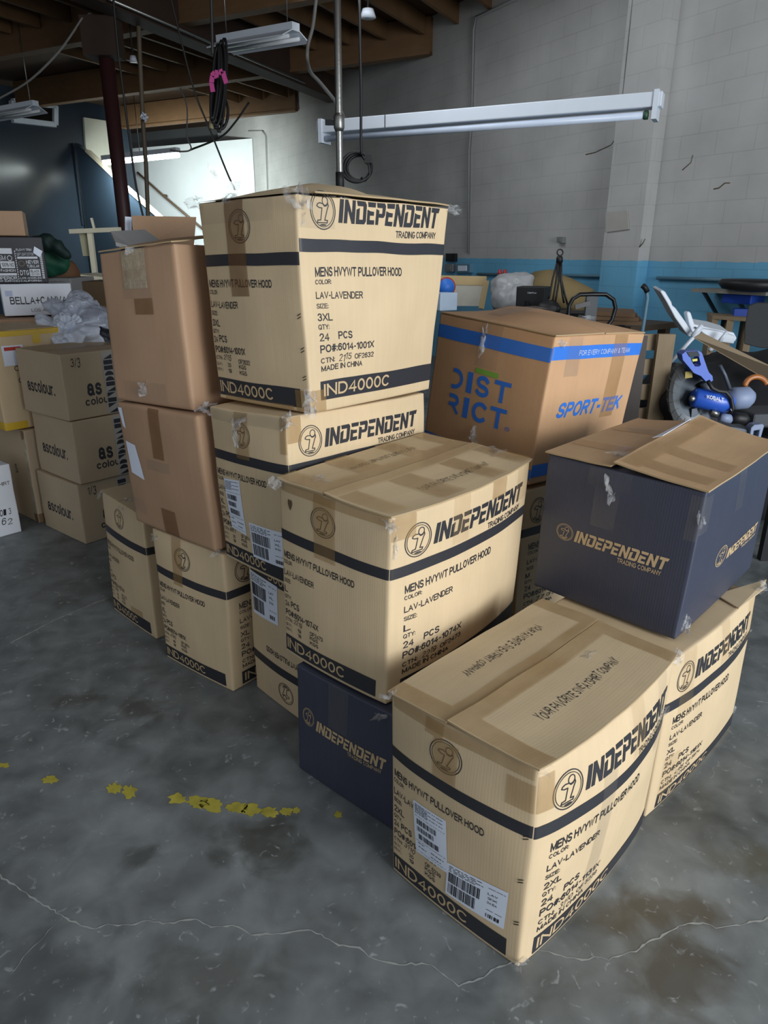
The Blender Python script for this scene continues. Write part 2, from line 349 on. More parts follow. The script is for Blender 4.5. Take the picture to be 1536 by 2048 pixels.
def emblem2d():
    vs = []; fs = []
    def put(a):
        o = len(vs); vs.extend(((x + 1) / 2, (y + 1) / 2) for x, y in a[0]); fs.extend(tuple(o + i for i in f) for f in a[1])
    put(ring2d(0, 0, 1, 1, .055)); put(ring2d(0, 0, .86, .86, .035))
    put(ring2d(.2, .46, .24, .24, .05, 20))
    body = [(-.46, .20), (-.40, .30), (-.22, .36), (.02, .32), (.14, .20), (.30, .22), (.42, .34), (.46, .22), (.36, .06), (.12, -.5), (.34, -.52), (.30, -.64), (-.48, -.64), (-.44, -.52), (-.20, -.5), (-.06, .1), (-.3, .12)]
    put(outline2d(body[::-1], .055))
    o = len(vs)
    lens = [(math.cos(a) * .26 - .02, -.75 + math.sin(a) * .045) for a in [2 * math.pi * i / 12 for i in range(12)]]
    vs.extend(((x + 1) / 2, (y + 1) / 2) for x, y in lens); fs.append(tuple(range(o, o + 12)))
    return vs, fs
WORD, EMBLEM = logo_word(), emblem2d()
def quad2d(nu=1, nv=1):
    cs = lambda i, n: i / n if n < 16 else (1 - math.cos(math.pi * i / n)) / 2      # closer spacing at both ends
    return [(cs(i, nu), j / nv) for j in range(nv + 1) for i in range(nu + 1)], [(j * (nu + 1) + i, j * (nu + 1) + i + 1, (j + 1) * (nu + 1) + i + 1, (j + 1) * (nu + 1) + i) for j in range(nv) for i in range(nu)]

# ------------------------------------------------------------------ cartons
class Carton:
    """a box of eight corners whose walls bow outwards; faces R (right), L (left), T (top)"""
    def __init__(s, c, bR=.03, bL=.015, bT=.0, r=.007, seed=0, dent=.0025, lo=.3, pk=1.):
        s.c = {k: V(p) for k, p in c.items()}; g = s.c
        s.d = ((g['BR'] - g['BF']).length + (g['TR'] - g['TF']).length) / 2
        s.w = ((g['BL'] - g['BF']).length + (g['TL'] - g['TF']).length) / 2
        s.h = ((g['TF'] - g['BF']).length + (g['TL'] - g['BL']).length) / 2
        s.bR, s.bL, s.bT, s.r, s.seed, s.dent, s.lo, s.pk = bR, bL, bT, r, seed, dent, lo, pk
    def P(s, a, b, c):
        pr = lambda t: max(0., 4 * t * (1 - t)) ** .85
        ca = min(1, max(0, c)); aa = min(1, max(0, a)); bb = min(1, max(0, b))
        pv = s.lo + (1 - s.lo) * pr(ca ** s.pk)
        a2 = a - s.bL / s.d * pr(bb) * pv * (1 - aa) + .2 * s.bL / s.d * pr(bb) * pv * aa
        b2 = b - s.bR / s.w * pr(aa) * pv * (1 - bb) + .15 * s.bR / s.w * pr(aa) * pv * bb
        c2 = c + s.bT / s.h * pr(aa) * pr(bb) * ca
        g = s.c
        lo = (g['BF'] * (1 - a2) + g['BR'] * a2) * (1 - b2) + (g['BL'] * (1 - a2) + g['BB'] * a2) * b2
        hi = (g['TF'] * (1 - a2) + g['TR'] * a2) * (1 - b2) + (g['TL'] * (1 - a2) + g['TB'] * a2) * b2
        p = lo * (1 - c2) + hi * c2
        return p + noise.noise_vector(V((a * s.d, b * s.w, c * s.h)) * 7 + V((s.seed * 3.1, 0, 0))) * s.dent * min(1, c * 6)
    def g(s, d): return s.r - math.sqrt(max(0, s.r ** 2 - (s.r - d) ** 2)) if d < s.r else 0.
    def F(s, f, u, v, e=0.):
        U, Vv = {'R': (s.d, s.h), 'L': (s.w, s.h), 'T': (s.d, s.w), 'B': (s.d, s.w), 'K': (s.w, s.h), 'Q': (s.d, s.h)}[f]
        d0 = .293 * s.r; du = d0 + u * (U - 2 * d0); dv = d0 + v * (Vv - 2 * d0)
        ins = max(s.g(max(0, min(du, U - du))), s.g(max(0, min(dv, Vv - dv)))) - e
        x, y = du / U, dv / Vv
        if f == 'R': return s.P(x, ins / s.w, y)
        if f == 'L': return s.P(ins / s.d, 1 - x, y)
        if f == 'T': return s.P(x, y, 1 - ins / s.h)
        if f == 'B': return s.P(x, y, ins / s.h)
        if f == 'K': return s.P(1 - ins / s.d, x, y)
        if f == 'Q': return s.P(x, 1 - ins / s.w, y)
    def body(s, mb, m=0, n=26, faces='RLTBKQ'):
        bm = bmesh.new(); ul = bm.loops.layers.uv.new('uv')
        for f in faces:
            U, Vv = {'R': (s.d, s.h), 'L': (s.w, s.h), 'T': (s.d, s.w), 'B': (s.d, s.w), 'K': (s.w, s.h), 'Q': (s.d, s.h)}[f]
            k = n if f in 'RLT' else 10
            def smp(L):
                e = [0, .25 * s.r / L, .7 * s.r / L, 1.3 * s.r / L]
                return e + [e[-1] + (1 - 2 * e[-1]) * i / k for i in range(1, k)] + [1 - q for q in e[::-1]]
            us, vs = smp(U), smp(Vv)
            gr = [[bm.verts.new(s.F(f, u, v)) for u in us] for v in vs]
            flip = f in 'BQ'
            for j in range(len(vs) - 1):
                for i in range(len(us) - 1):
                    q = [(i, j), (i + 1, j), (i + 1, j + 1), (i, j + 1)]
                    if flip: q = q[::-1]
                    fc = bm.faces.new([gr[b][a] for a, b in q])
                    for lp, (a, b) in zip(fc.loops, q): lp[ul].uv = (us[a] * U + s.seed * .37, vs[b] * Vv)
        # write out with one vertex per corner position; uv per vertex is enough for the shader
        uvv = {}
        for fc in bm.faces:
            for lp in fc.loops: uvv[lp.vert.index if lp.vert.index >= 0 else id(lp.vert)] = None
        bm.verts.index_update()
        uvs = [(0, 0)] * len(bm.verts)
        for fc in bm.faces:
            for lp in fc.loops: uvs[lp.vert.index] = tuple(lp[ul].uv)
        mb.add([v.co for v in bm.verts], [[v.index for v in fc.verts] for fc in bm.faces], m, uvs, True)
        bm.free()
    def mark(s, mb, f, geo, u0, u1, v0, v1, m, e=.0012, rot=False, quad=None, fn=None):
        """lays a flat mark given in a unit box onto a face"""
        out = []; uvs = []
        for x, y in geo[0]:
            if rot: x, y = 1 - x, 1 - y
            if quad:
                a, b, c, d = quad; u = (a[0] * (1 - x) + b[0] * x) * (1 - y) + (d[0] * (1 - x) + c[0] * x) * y; v = (a[1] * (1 - x) + b[1] * x) * (1 - y) + (d[1] * (1 - x) + c[1] * x) * y
            else: u = u0 + (u1 - u0) * x; v = v0 + (v1 - v0) * y
            out.append(fn(u, v, e) if fn else s.F(f, u, v, e)); uvs.append((u * s.d, v * s.h))
        mb.add(out, geo[1], m, uvs, True)
    def tape(s, name, f, u0, u1, v0, v1, m, parent, e=.0016, n=14):
        mb = MB(); s.mark(mb, f, quad2d(n, n), u0, u1, v0, v1, 0, e); return mb.build(name, m, parent)

def base(c): g = c.c; p = (g['BF'] + g['BL'] + g['BR'] + g['BB']) / 4; return V((p.x, p.y, min(g[k].z for k in ('BF', 'BL', 'BR', 'BB'))))
def crumple(parent, p, size, seed, flat=(1, 1, 1), name='torn_tape', m=None, n=9):
    mb = MB(); rnd = random.Random(seed); vs = []
    q = [rnd.uniform(-1, 1) for _ in range(6)]
    ax = V((q[0], q[1], q[2])).normalized(); ay = ax.orthogonal().normalized()
    for j in range(n):
        for i in range(n):
            x, y = (i / (n - 1) - .5), (j / (n - 1) - .5)
            k = noise.noise_vector(V((x * 4 + seed, y * 4, seed * .7))) * .38
            w = ax * x + ay * y + k
            vs.append(V(p) + V((w.x * flat[0], w.y * flat[1], w.z * flat[2])) * size * .62)
    fs = [(j * n + i, j * n + i + 1, (j + 1) * n + i + 1, (j + 1) * n + i) for j in range(n - 1) for i in range(n - 1)]
    mb.add(vs, fs, 0, None, True); return mb.build(name, m or CRINK, parent)
def flap(c, name, parent, u0, u1, v0, v1, lift, m, marks=(), th=.0045, inks=(INK,), n=18):
    """a top flap: a warped sheet with thickness lying over the box mouth"""
    mb = MB()
    def fn(u, v, e):
        return c.P(u, v, 1.0) + V((0, 0, lift(u, v) + e + noise.noise(V((u * 5, v * 5, c.seed))) * .002))
    q = quad2d(n, n); top = []; bot = []; uvs = []
    for x, y in q[0]:
        u, v = u0 + (u1 - u0) * x, v0 + (v1 - v0) * y
        top.append(fn(u, v, th)); bot.append(fn(u, v, 0)); uvs.append((v * c.w, u * c.d))
    mb.add(top, q[1], 0, uvs, True); mb.add(bot, [f[::-1] for f in q[1]], 0, uvs, True)
    k = n + 1; rim = [i for i in range(k)] + [j * k + n for j in range(1, k)] + [n * k + i for i in range(n - 1, -1, -1)] + [j * k for j in range(n - 1, 0, -1)]
    L = len(rim); mb.add([top[i] for i in rim] + [bot[i] for i in rim], [(i, i + L, (i + 1) % L + L, (i + 1) % L) for i in range(L)], 1)
    for geo, a, b, d, e2, mi, rot in marks: c.mark(mb, 'T', geo, a, b, d, e2, 2 + mi, rot=rot, fn=lambda u, v, e: fn(u, v, th + .0008))
    return mb.build(name, [m, EDGE] + list(inks), parent)

def bars(mb, c, f, quad, seed, rows, thick, m=1, e=.0022):
    rnd = random.Random(seed)
    for v0, v1, u0, u1 in rows:
        x = u0
        while x < u1:
            w = rnd.choice((1, 1, 2, 3)) * thick
            if x + w > u1: break
            def mp(a, b): return a, b
            q = quad2d(); vs = [(x + w * a, v0 + (v1 - v0) * b) for a, b in q[0]]
            c.mark(mb, f, (vs, q[1]), 0, 0, 0, 0, m, e=e, quad=quad); x += w + rnd.choice((1, 1, 2)) * thick
def lines(mb, c, f, quad, seed, rows, m=1, e=.0022):
    rnd = random.Random(seed)
    for v0, h, u0, u1 in rows:
        x = u0
        while x < u1:
            w = rnd.uniform(.03, .12); w = min(w, u1 - x)
            q = quad2d(); c.mark(mb, f, ([(x + w * a, v0 + h * b) for a, b in q[0]], q[1]), 0, 0, 0, 0, m, e=e, quad=quad); x += w + rnd.uniform(.012, .04)
def shipping_label(c, f, parent, quad, seed, kind, size='XL', label=None):
    mb = MB(); c.mark(mb, f, quad2d(8, 8), 0, 0, 0, 0, 0, e=.0016, quad=quad)
    if kind == 'tall':
        lines(mb, c, f, quad, seed, [(.95 - i * .022, .01, .05 if i % 2 else .05, .45 if i % 3 else .9) for i in range(8)])
        bars(mb, c, f, quad, seed, [(.60, .70, .10, .72), (.47, .56, .10, .62), (.32, .42, .14, .78)], .012)
        lines(mb, c, f, quad, seed + 1, [(.745, .006, .04, .96), (.27, .006, .04, .96), (.22, .014, .1, .3), (.18, .014, .5, .9), (.14, .014, .1, .35), (.10, .014, .5, .8), (.05, .006, .04, .96)])
    else:
        bars(mb, c, f, quad, seed, [(.44, .74, .04, .60), (.08, .40, .04, .52)], .008)
        lines(mb, c, f, quad, seed, [(.92 - i * .045, .018, .04, .5 if i % 2 else .62) for i in range(4)])
        lines(mb, c, f, quad, seed + 3, [(.88, .012, .70, .97), (.28, .012, .7, .97)])
        bars(mb, c, f, quad, seed + 2, [(.08, .18, .70, .92)], .012)
        for t, v in (('LAV', .70), (size, .58), ('24 EA', .46)):
            c.mark(mb, f, ([(.70 + a * .16, v + b * .06) for a, b in text2d(t, .02)[0]], text2d(t, .02)[1]), 0, 0, 0, 0, 1, e=.0022, quad=quad)
    o = mb.build('shipping_label', [PAPER, INK], parent)
    if label: o['label'] = label
    return o

def ind_prints(mb, c, size='L', po='6014-1074X', of='OF2473', hand='2219', kg=('19', '18'), R=True, L=True, top=0., band=None, faded=False, lband=True, lt=0., word_top=0., bot=True):
    """printing of the tan cartons. slots: 1 ink, 2 bare board lettering, 3 pen, 4 worn ink"""
    T = lambda s, b=.012: text2d(s, b)
    i1 = 4 if faded else 1
    if R:
        f = 'R'; t = top
        c.mark(mb, f, EMBLEM, .062, .208, .765 + t, .94 + t + word_top * .2, 1)
        c.mark(mb, f, WORD, .222, .915, .80 + t, .905 + t, 1)
        c.mark(mb, f, T('TRADING COMPANY', .016), .60, .91, .748 + t, .781 + t, 1)
        c.mark(mb, f, quad2d(44, 3), -.0, 1.0, .685 + t * .8, .742 + t * .8, 1)
        s = t * .65
        c.mark(mb, f, T('MENS HVYWT PULLOVER HOOD', .022), .072, .645, .588 + s, .632 + s, 1)
        for tx, u1, v, h in (('COLOR:', .165, .553, .022), ('LAV-LAVENDER', .36, .485, .034), ('SIZE:', .14, .44, .023), (size, .07 + .026 * len(size) + .012, .382, .036), ('QTY:', .136, .343, .024), ('24', .13, .288, .038)):
            c.mark(mb, f, T(tx), .071, u1, v + s, v + h + s, 1)
        c.mark(mb, f, T('PCS', .02), .19, .285, .290 + s, .328 + s, 1)
        c.mark(mb, f, T('PO#:' + po, .02), .072, .445, .232 + s, .270 + s, 1)
        c.mark(mb, f, T('CTN:'), .073, .16, .182 + s, .208 + s, 1); c.mark(mb, f, T(of), .30, .445, .182 + s, .210 + s, 1)
        c.mark(mb, f, hand2d(hand, 3), .19, .28, .180 + s, .216 + s, 3)
        c.mark(mb, f, T('MADE IN CHINA', .02), .073, .36, .142 + s, .170 + s, 1)
        if bot: c.mark(mb, f, quad2d(40, 3), .066, 1.0, .02 + s * .6, .116 + s * .6, 1); c.mark(mb, f, T('IND4000C', .012), .085, .585, .038 + s * .6, .100 + s * .6, 2, e=.0018)
    if L:
        f = 'L'; t = lt
        c.mark(mb, f, EMBLEM, .335, .565, .785 + t, .94 + t, i1)
        if lband: c.mark(mb, f, quad2d(40, 3), 0., 1.0, .685 + t * .8, .742 + t * .8, 1)
        s = t * .6
        c.mark(mb, f, T('MENS HVYWT PULLOVER HOOD', .022), .028, .735, .583 + s, .622 + s, i1)
        for tx, u1, v, h in (('COLOR:', .12, .548, .022), ('LAV-LAVENDER', .355, .480, .034), ('SIZE:', .10, .44, .022), (size, .03 + .03 * len(size), .382, .036), ('QTY:', .10, .345, .022), ('24', .07, .296, .034)):
            c.mark(mb, f, T(tx), .022, u1, v + s, v + h + s, i1)
        c.mark(mb, f, T('PCS', .02), .092, .19, .300 + s, .338 + s, i1)
        c.mark(mb, f, T('PO#:' + po, .02), .024, .395, .242 + s, .278 + s, i1)
        c.mark(mb, f, T('CTN:'), .022, .10, .205 + s, .225 + s, i1); c.mark(mb, f, T('G.W.:'), .022, .09, .172 + s, .19 + s, i1); c.mark(mb, f, T('N.W.:'), .022, .09, .142 + s, .16 + s, i1)
        c.mark(mb, f, hand2d(hand, 4), .12, .22, .205 + s, .235 + s, 3)
        c.mark(mb, f, T(of), .302, .436, .194 + s, .218 + s, i1)
        for k, v in zip(kg, (.168, .138)):
            c.mark(mb, f, T(k), .16, .20, v + s, v + .022 + s, i1); c.mark(mb, f, T('KGS'), .30, .385, v + s, v + .022 + s, i1)
        c.mark(mb, f, quad2d(20, 3), .012, .92, .02, .116, 1)
        c.mark(mb, f, T('IND4000C', .012), .03, .64, .038, .100, 2, e=.0018)
INDM = [TAN, INK, INKTAN, PEN, INKGREY]

BX = {
 'A': {'BF': (0.316, 1.166, 0.0), 'BL': (0.028, 1.443, 0.0), 'BR': (0.75, 1.603, 0.0), 'BB': (0.471, 1.894, 0.0), 'TF': (0.319, 1.162, 0.566), 'TL': (0.019, 1.442, 0.553), 'TR': (0.763, 1.607, 0.556), 'TB': (0.478, 1.897, 0.566)},
 'C': {'BF': (0.007, 1.619, 0.395), 'BL': (-0.301, 1.896, 0.395), 'BR': (0.433, 2.12, 0.395), 'BB': (0.133, 2.393, 0.395), 'TF': (0.018, 1.621, 0.94), 'TL': (-0.297, 1.897, 0.95), 'TR': (0.454, 2.119, 0.945), 'TB': (0.134, 2.396, 0.955)},
 'N2': {'BF': (0.037, 1.572, 0.0), 'BL': (-0.268, 1.835, 0.0), 'BR': (0.44, 1.93, 0.0), 'BB': (0.13, 2.287, 0.0), 'TF': (0.037, 1.572, 0.39), 'TL': (-0.261, 1.831, 0.39), 'TR': (0.44, 1.93, 0.39), 'TB': (0.13, 2.287, 0.39)},
 'N1': {'BF': (0.813, 1.722, 0.54), 'BL': (0.486, 2.066, 0.54), 'BR': (1.261, 2.21, 0.54), 'BB': (0.924, 2.525, 0.54), 'TF': (0.838, 1.735, 0.971), 'TL': (0.496, 2.061, 0.985), 'TR': (1.265, 2.206, 0.98), 'TB': (0.926, 2.525, 0.983)},
 'E': {'BF': (-0.211, 2.009, 1.112), 'BL': (-0.535, 2.276, 1.106), 'BR': (0.157, 2.479, 1.1), 'BB': (-0.134, 2.756, 1.106), 'TF': (-0.235, 2.007, 1.696), 'TL': (-0.555, 2.272, 1.685), 'TR': (0.204, 2.486, 1.688), 'TB': (-0.134, 2.756, 1.689)},
 'F': {'BF': (-0.276, 1.978, 0.563), 'BL': (-0.545, 2.235, 0.563), 'BR': (0.146, 2.443, 0.563), 'BB': (-0.149, 2.71, 0.563), 'TF': (-0.281, 1.981, 1.107), 'TL': (-0.56, 2.229, 1.088), 'TR': (0.139, 2.44, 1.094), 'TB': (-0.149, 2.71, 1.1)},
 'P1': {'BF': (-0.628, 2.286, 1.058), 'BL': (-0.962, 2.504, 1.053), 'BR': (-0.354, 2.698, 1.058), 'BB': (-0.676, 2.918, 1.058), 'TF': (-0.644, 2.29, 1.577), 'TL': (-0.956, 2.499, 1.546), 'TR': (-0.354, 2.698, 1.563), 'TB': (-0.676, 2.918, 1.563)},
 'P2': {'BF': (-0.582, 2.24, 0.573), 'BL': (-0.953, 2.528, 0.579), 'BR': (-0.288, 2.632, 0.575), 'BB': (-0.653, 2.918, 0.578), 'TF': (-0.610, 2.245, 1.054), 'TL': (-0.969, 2.521, 1.045), 'TR': (-0.30, 2.64, 1.05), 'TB': (-0.653, 2.918, 1.05)},
 'K': {'BF': (-0.562, 2.249, 0.0), 'BL': (-0.882, 2.491, 0.0), 'BR': (-0.171, 2.759, 0.0), 'BB': (-0.493, 3.004, 0.0), 'TF': (-0.561, 2.252, 0.56), 'TL': (-0.883, 2.493, 0.565), 'TR': (-0.171, 2.759, 0.56), 'TB': (-0.493, 3.004, 0.565)},
 'J': {'BF': (-0.966, 2.628, 0.0), 'BL': (-1.245, 2.899, 0.0), 'BR': (-0.5, 3.068, 0.0), 'BB': (-0.777, 3.357, 0.0), 'TF': (-0.964, 2.623, 0.57), 'TL': (-1.232, 2.913, 0.572), 'TR': (-0.5, 3.068, 0.57), 'TB': (-0.777, 3.357, 0.57)},
 'G': {'BF': (-0.226, 2.014, 0.0), 'BL': (-0.481, 2.283, 0.0), 'BR': (0.176, 2.46, 0.0), 'BB': (-0.06, 2.728, 0.0), 'TF': (-0.226, 2.014, 0.556), 'TL': (-0.482, 2.283, 0.556), 'TR': (0.176, 2.46, 0.556), 'TB': (-0.06, 2.728, 0.556)},
 'B': {'BF': (0.77, 1.63, 0.0), 'BL': (0.479, 1.915, 0.0), 'BR': (1.217, 2.058, 0.0), 'BB': (0.921, 2.345, 0.0), 'TF': (0.775, 1.63, 0.53), 'TL': (0.479, 1.915, 0.53), 'TR': (1.204, 2.049, 0.53), 'TB': (0.921, 2.345, 0.53)},
 'D': {'BF': (0.531, 2.466, 0.75), 'BL': (0.163, 2.911, 0.794), 'BR': (0.947, 2.812, 0.73), 'BB': (0.58, 3.257, 0.767), 'TF': (0.579, 2.449, 1.287), 'TL': (0.218, 2.892, 1.326), 'TR': (1.004, 2.796, 1.263), 'TB': (0.629, 3.24, 1.306)},
 'M': {'BF': (0.515, 2.475, 0.125), 'BL': (0.245, 2.795, 0.125), 'BR': (0.99, 2.875, 0.125), 'BB': (0.72, 3.195, 0.125), 'TF': (0.52, 2.475, 0.725), 'TL': (0.245, 2.795, 0.735), 'TR': (0.99, 2.875, 0.715), 'TB': (0.72, 3.195, 0.73)},
}
CARTONS = 'cartons of the middle pile'

# ================================================================== THE SETTING
BD, JD = V((-.883, .469, 0)), V((.469, .883, 0))           # the two directions of the roof timbers
RN, RWD, RDIR = V((.8716, .490, 0)), 6.34, V((-.490, .8716, 0))   # right wall: normal, distance, direction
def rwall(x, y, off=0.): return onp(x, y, RN * (RWD - off), RN)
LDIR = V((.515, .857, 0)); LN = V((.857, -.515, 0)); LP = V((-7.78, 16.28, 0))
CEIL = 4.7
def concrete():
    m = bpy.data.materials.new('sealed_concrete'); m.use_nodes = True; nt = m.node_tree; N = nt.nodes; L = nt.links; b = N['Principled BSDF']
    g = N.new('ShaderNodeNewGeometry')
    def nz(sc, det=6, dist=0):
        n = N.new('ShaderNodeTexNoise'); n.inputs['Scale'].default_value = sc; n.inputs['Detail'].default_value = det; n.inputs['Distortion'].default_value = dist; L.new(g.outputs['Position'], n.inputs['Vector']); return n
    n1, n2, n3 = nz(2.2, 8, .6), nz(9, 8, .4), nz(1.0, 3)
    r = N.new('ShaderNodeValToRGB'); e = r.color_ramp.elements
    e[0].position = .30; e[0].color = srgb((70, 74, 74)); e[1].position = .70; e[1].color = srgb((136, 142, 143))
    a = N.new('ShaderNodeMath'); a.operation = 'MULTIPLY_ADD'; a.inputs[1].default_value = .5; L.new(n2.outputs['Fac'], a.inputs[0])
    h = N.new('ShaderNodeMath'); h.operation = 'MULTIPLY'; h.inputs[1].default_value = .5; L.new(n1.outputs['Fac'], h.inputs[0]); L.new(h.outputs[0], a.inputs[2]); L.new(a.outputs[0], r.inputs[0])
    # brown stains: blobs with their own places, edges broken by noise
    last = r.outputs[0]
    for (x, y, rx, ry, col, k) in [tuple(atz(px, py, 0)[:2]) + q for px, py, q in (
            (1330, 1810, (.17, .07, (84, 76, 62), .75)), (1350, 1950, (.13, .15, (78, 72, 60), .75)), (520, 1690, (.13, .09, (62, 62, 56), .8)), (1240, 1830, (.1, .06, (88, 82, 70), .6)),
            (150, 1398, (.10, .07, (70, 68, 60), .6)), (280, 1420, (.12, .08, (66, 64, 58), .6)), (285, 1720, (.06, .05, (64, 66, 64), .7)), (1520, 1720, (.16, .07, (88, 84, 68), .7)), (430, 1960, (.16, .08, (84, 84, 78), .6)), (60, 1960, (.2, .12, (76, 80, 80), .6)))]:
        sub = N.new('ShaderNodeVectorMath'); sub.operation = 'SUBTRACT'; sub.inputs[1].default_value = (x, y, 0); L.new(g.outputs['Position'], sub.inputs[0])
        sc = N.new('ShaderNodeVectorMath'); sc.operation = 'MULTIPLY'; sc.inputs[1].default_value = (1 / rx, 1 / ry, 0); L.new(sub.outputs[0], sc.inputs[0])
        ln = N.new('ShaderNodeVectorMath'); ln.operation = 'LENGTH'; L.new(sc.outputs[0], ln.inputs[0])
        ad = N.new('ShaderNodeMath'); ad.operation = 'MULTIPLY_ADD'; ad.inputs[1].default_value = 2.2; L.new(n2.outputs['Fac'], ad.inputs[0]); L.new(ln.outputs['Value'], ad.inputs[2])
        mr = N.new('ShaderNodeMapRange'); mr.inputs[1].default_value = 2.2; mr.inputs[2].default_value = 1.5; mr.inputs[3].default_value = 0; mr.inputs[4].default_value = k; L.new(ad.outputs[0], mr.inputs[0])
        mx = N.new('ShaderNodeMix'); mx.data_type = 'RGBA'; mx.inputs[7].default_value = srgb(col); L.new(mr.outputs[0], mx.inputs[0]); L.new(last, mx.inputs[6]); last = mx.outputs[2]
    # pale scuffs and flecks
    v = nz(26, 3, 1.5); mr = N.new('ShaderNodeMapRange'); mr.inputs[1].default_value = .645; mr.inputs[2].default_value = .74; L.new(v.outputs['Fac'], mr.inputs[0])
    ml = N.new('ShaderNodeMath'); ml.operation = 'MULTIPLY'; L.new(mr.outputs[0], ml.inputs[0]); L.new(n3.outputs['Fac'], ml.inputs[1])
    mx = N.new('ShaderNodeMix'); mx.data_type = 'RGBA'; mx.inputs[7].default_value = srgb((176, 182, 186)); L.new(ml.outputs[0], mx.inputs[0]); L.new(last, mx.inputs[6])
    L.new(mx.outputs[2], b.inputs['Base Color'])
    rr = N.new('ShaderNodeMapRange'); rr.inputs[3].default_value = .34; rr.inputs[4].default_value = .62; L.new(n1.outputs['Fac'], rr.inputs[0]); L.new(rr.outputs[0], b.inputs['Roughness'])
    bp = N.new('ShaderNodeBump'); bp.inputs['Strength'].default_value = .12; bp.inputs['Distance'].default_value = .004; L.new(n2.outputs['Fac'], bp.inputs['Height']); L.new(bp.outputs[0], b.inputs['Normal'])
    return m
mb = MB(); mb.add([(-14, -6, 0), (12, -6, 0), (12, 26, 0), (-14, 26, 0)], [(0, 1, 2, 3)])
def ribbon(px, w, m, z=.0008, seed=1):
    pts = [atz(x, y, 0) for x, y in px]; rnd = random.Random(seed); fine = []
    for a, b in zip(pts, pts[1:]):
        k = max(2, int((b - a).length / .012))
        for i in range(k): fine.append(a.lerp(b, i / k) + V((rnd.uniform(-1, 1), rnd.uniform(-1, 1), 0)) * .0028)
    fine.append(pts[-1]); vs = []; fs = []
    for i, p in enumerate(fine):
        t = (fine[min(i + 1, len(fine) - 1)] - fine[max(i - 1, 0)]).normalized(); nn = V((-t.y, t.x, 0)); ww = w * rnd.uniform(.2, 1.05)
        vs += [p + nn * ww + V((0, 0, z)), p - nn * ww + V((0, 0, z))]
    for i in range(len(fine) - 1): fs.append((2 * i, 2 * i + 1, 2 * i + 3, 2 * i + 2))
    mb.add(vs, fs, m)
k = 1.536
ribbon([(x / k, 1680 + y / k) for x, y in ((-20, 80), (0, 110), (60, 150), (145, 205), (215, 250), (290, 275), (330, 260), (400, 262), (455, 248), (500, 258), (600, 243), (650, 268), (715, 263), (770, 290), (870, 287), (945, 275), (1000, 298), (1040, 325), (1105, 332), (1150, 370), (1195, 380), (1325, 383), (1365, 415), (1405, 447), (1470, 430), (1536, 388), (1590, 370))], .0028, 1)
k = 2.667
ribbon([(960 + x / k, 1560 + y / k) for x, y in ((250, 890), (320, 910), (430, 935), (540, 965), (610, 945), (680, 958), (760, 930), (830, 915), (900, 860), (980, 830), (1060, 775), (1190, 760), (1260, 790), (1370, 780), (1560, 735))], .003, 1, seed=4)
ribbon([(125, 1835), (60, 1900), (20, 1950)], .001, 1, seed=5)
ribbon([(20, 1287), (110, 1240), (215, 1196)], .006, 1, seed=6)
rnd = random.Random(5); k = 1.92
for cx, cy, w, h in ((14, 558, 36, 16), (195, 615, 56, 24), (440, 648, 56, 34), (498, 660, 50, 40), (680, 688, 56, 38), (762, 700, 78, 36), (812, 712, 80, 44), (910, 722, 70, 34), (965, 728, 66, 38), (1033, 740, 66, 36), (1100, 737, 40, 28), (1138, 733, 24, 20), (1298, 748, 26, 24)):
    n = 22; vs = []
    for i in range(n):
        a = 2 * math.pi * i / n; q = .5 * (.62 + .55 * rnd.random())
        p = atz((cx + math.cos(a) * w * q * 1.25) / k, 1240 + (cy + math.sin(a) * h * q * 1.3) / k, 0); vs.append(p + V((0, 0, .0008)))
    mb.add(vs, [tuple(range(n))[::-1]], 2)
CRACK = mat('crack_dust', (150, 153, 150), .9, nscale=40, namt=.3)
YELLOW = mat('chipped_yellow_paint', (166, 156, 62), .6, nscale=24, namt=.55)
struct(mb.build('floor', [concrete(), CRACK, YELLOW]))

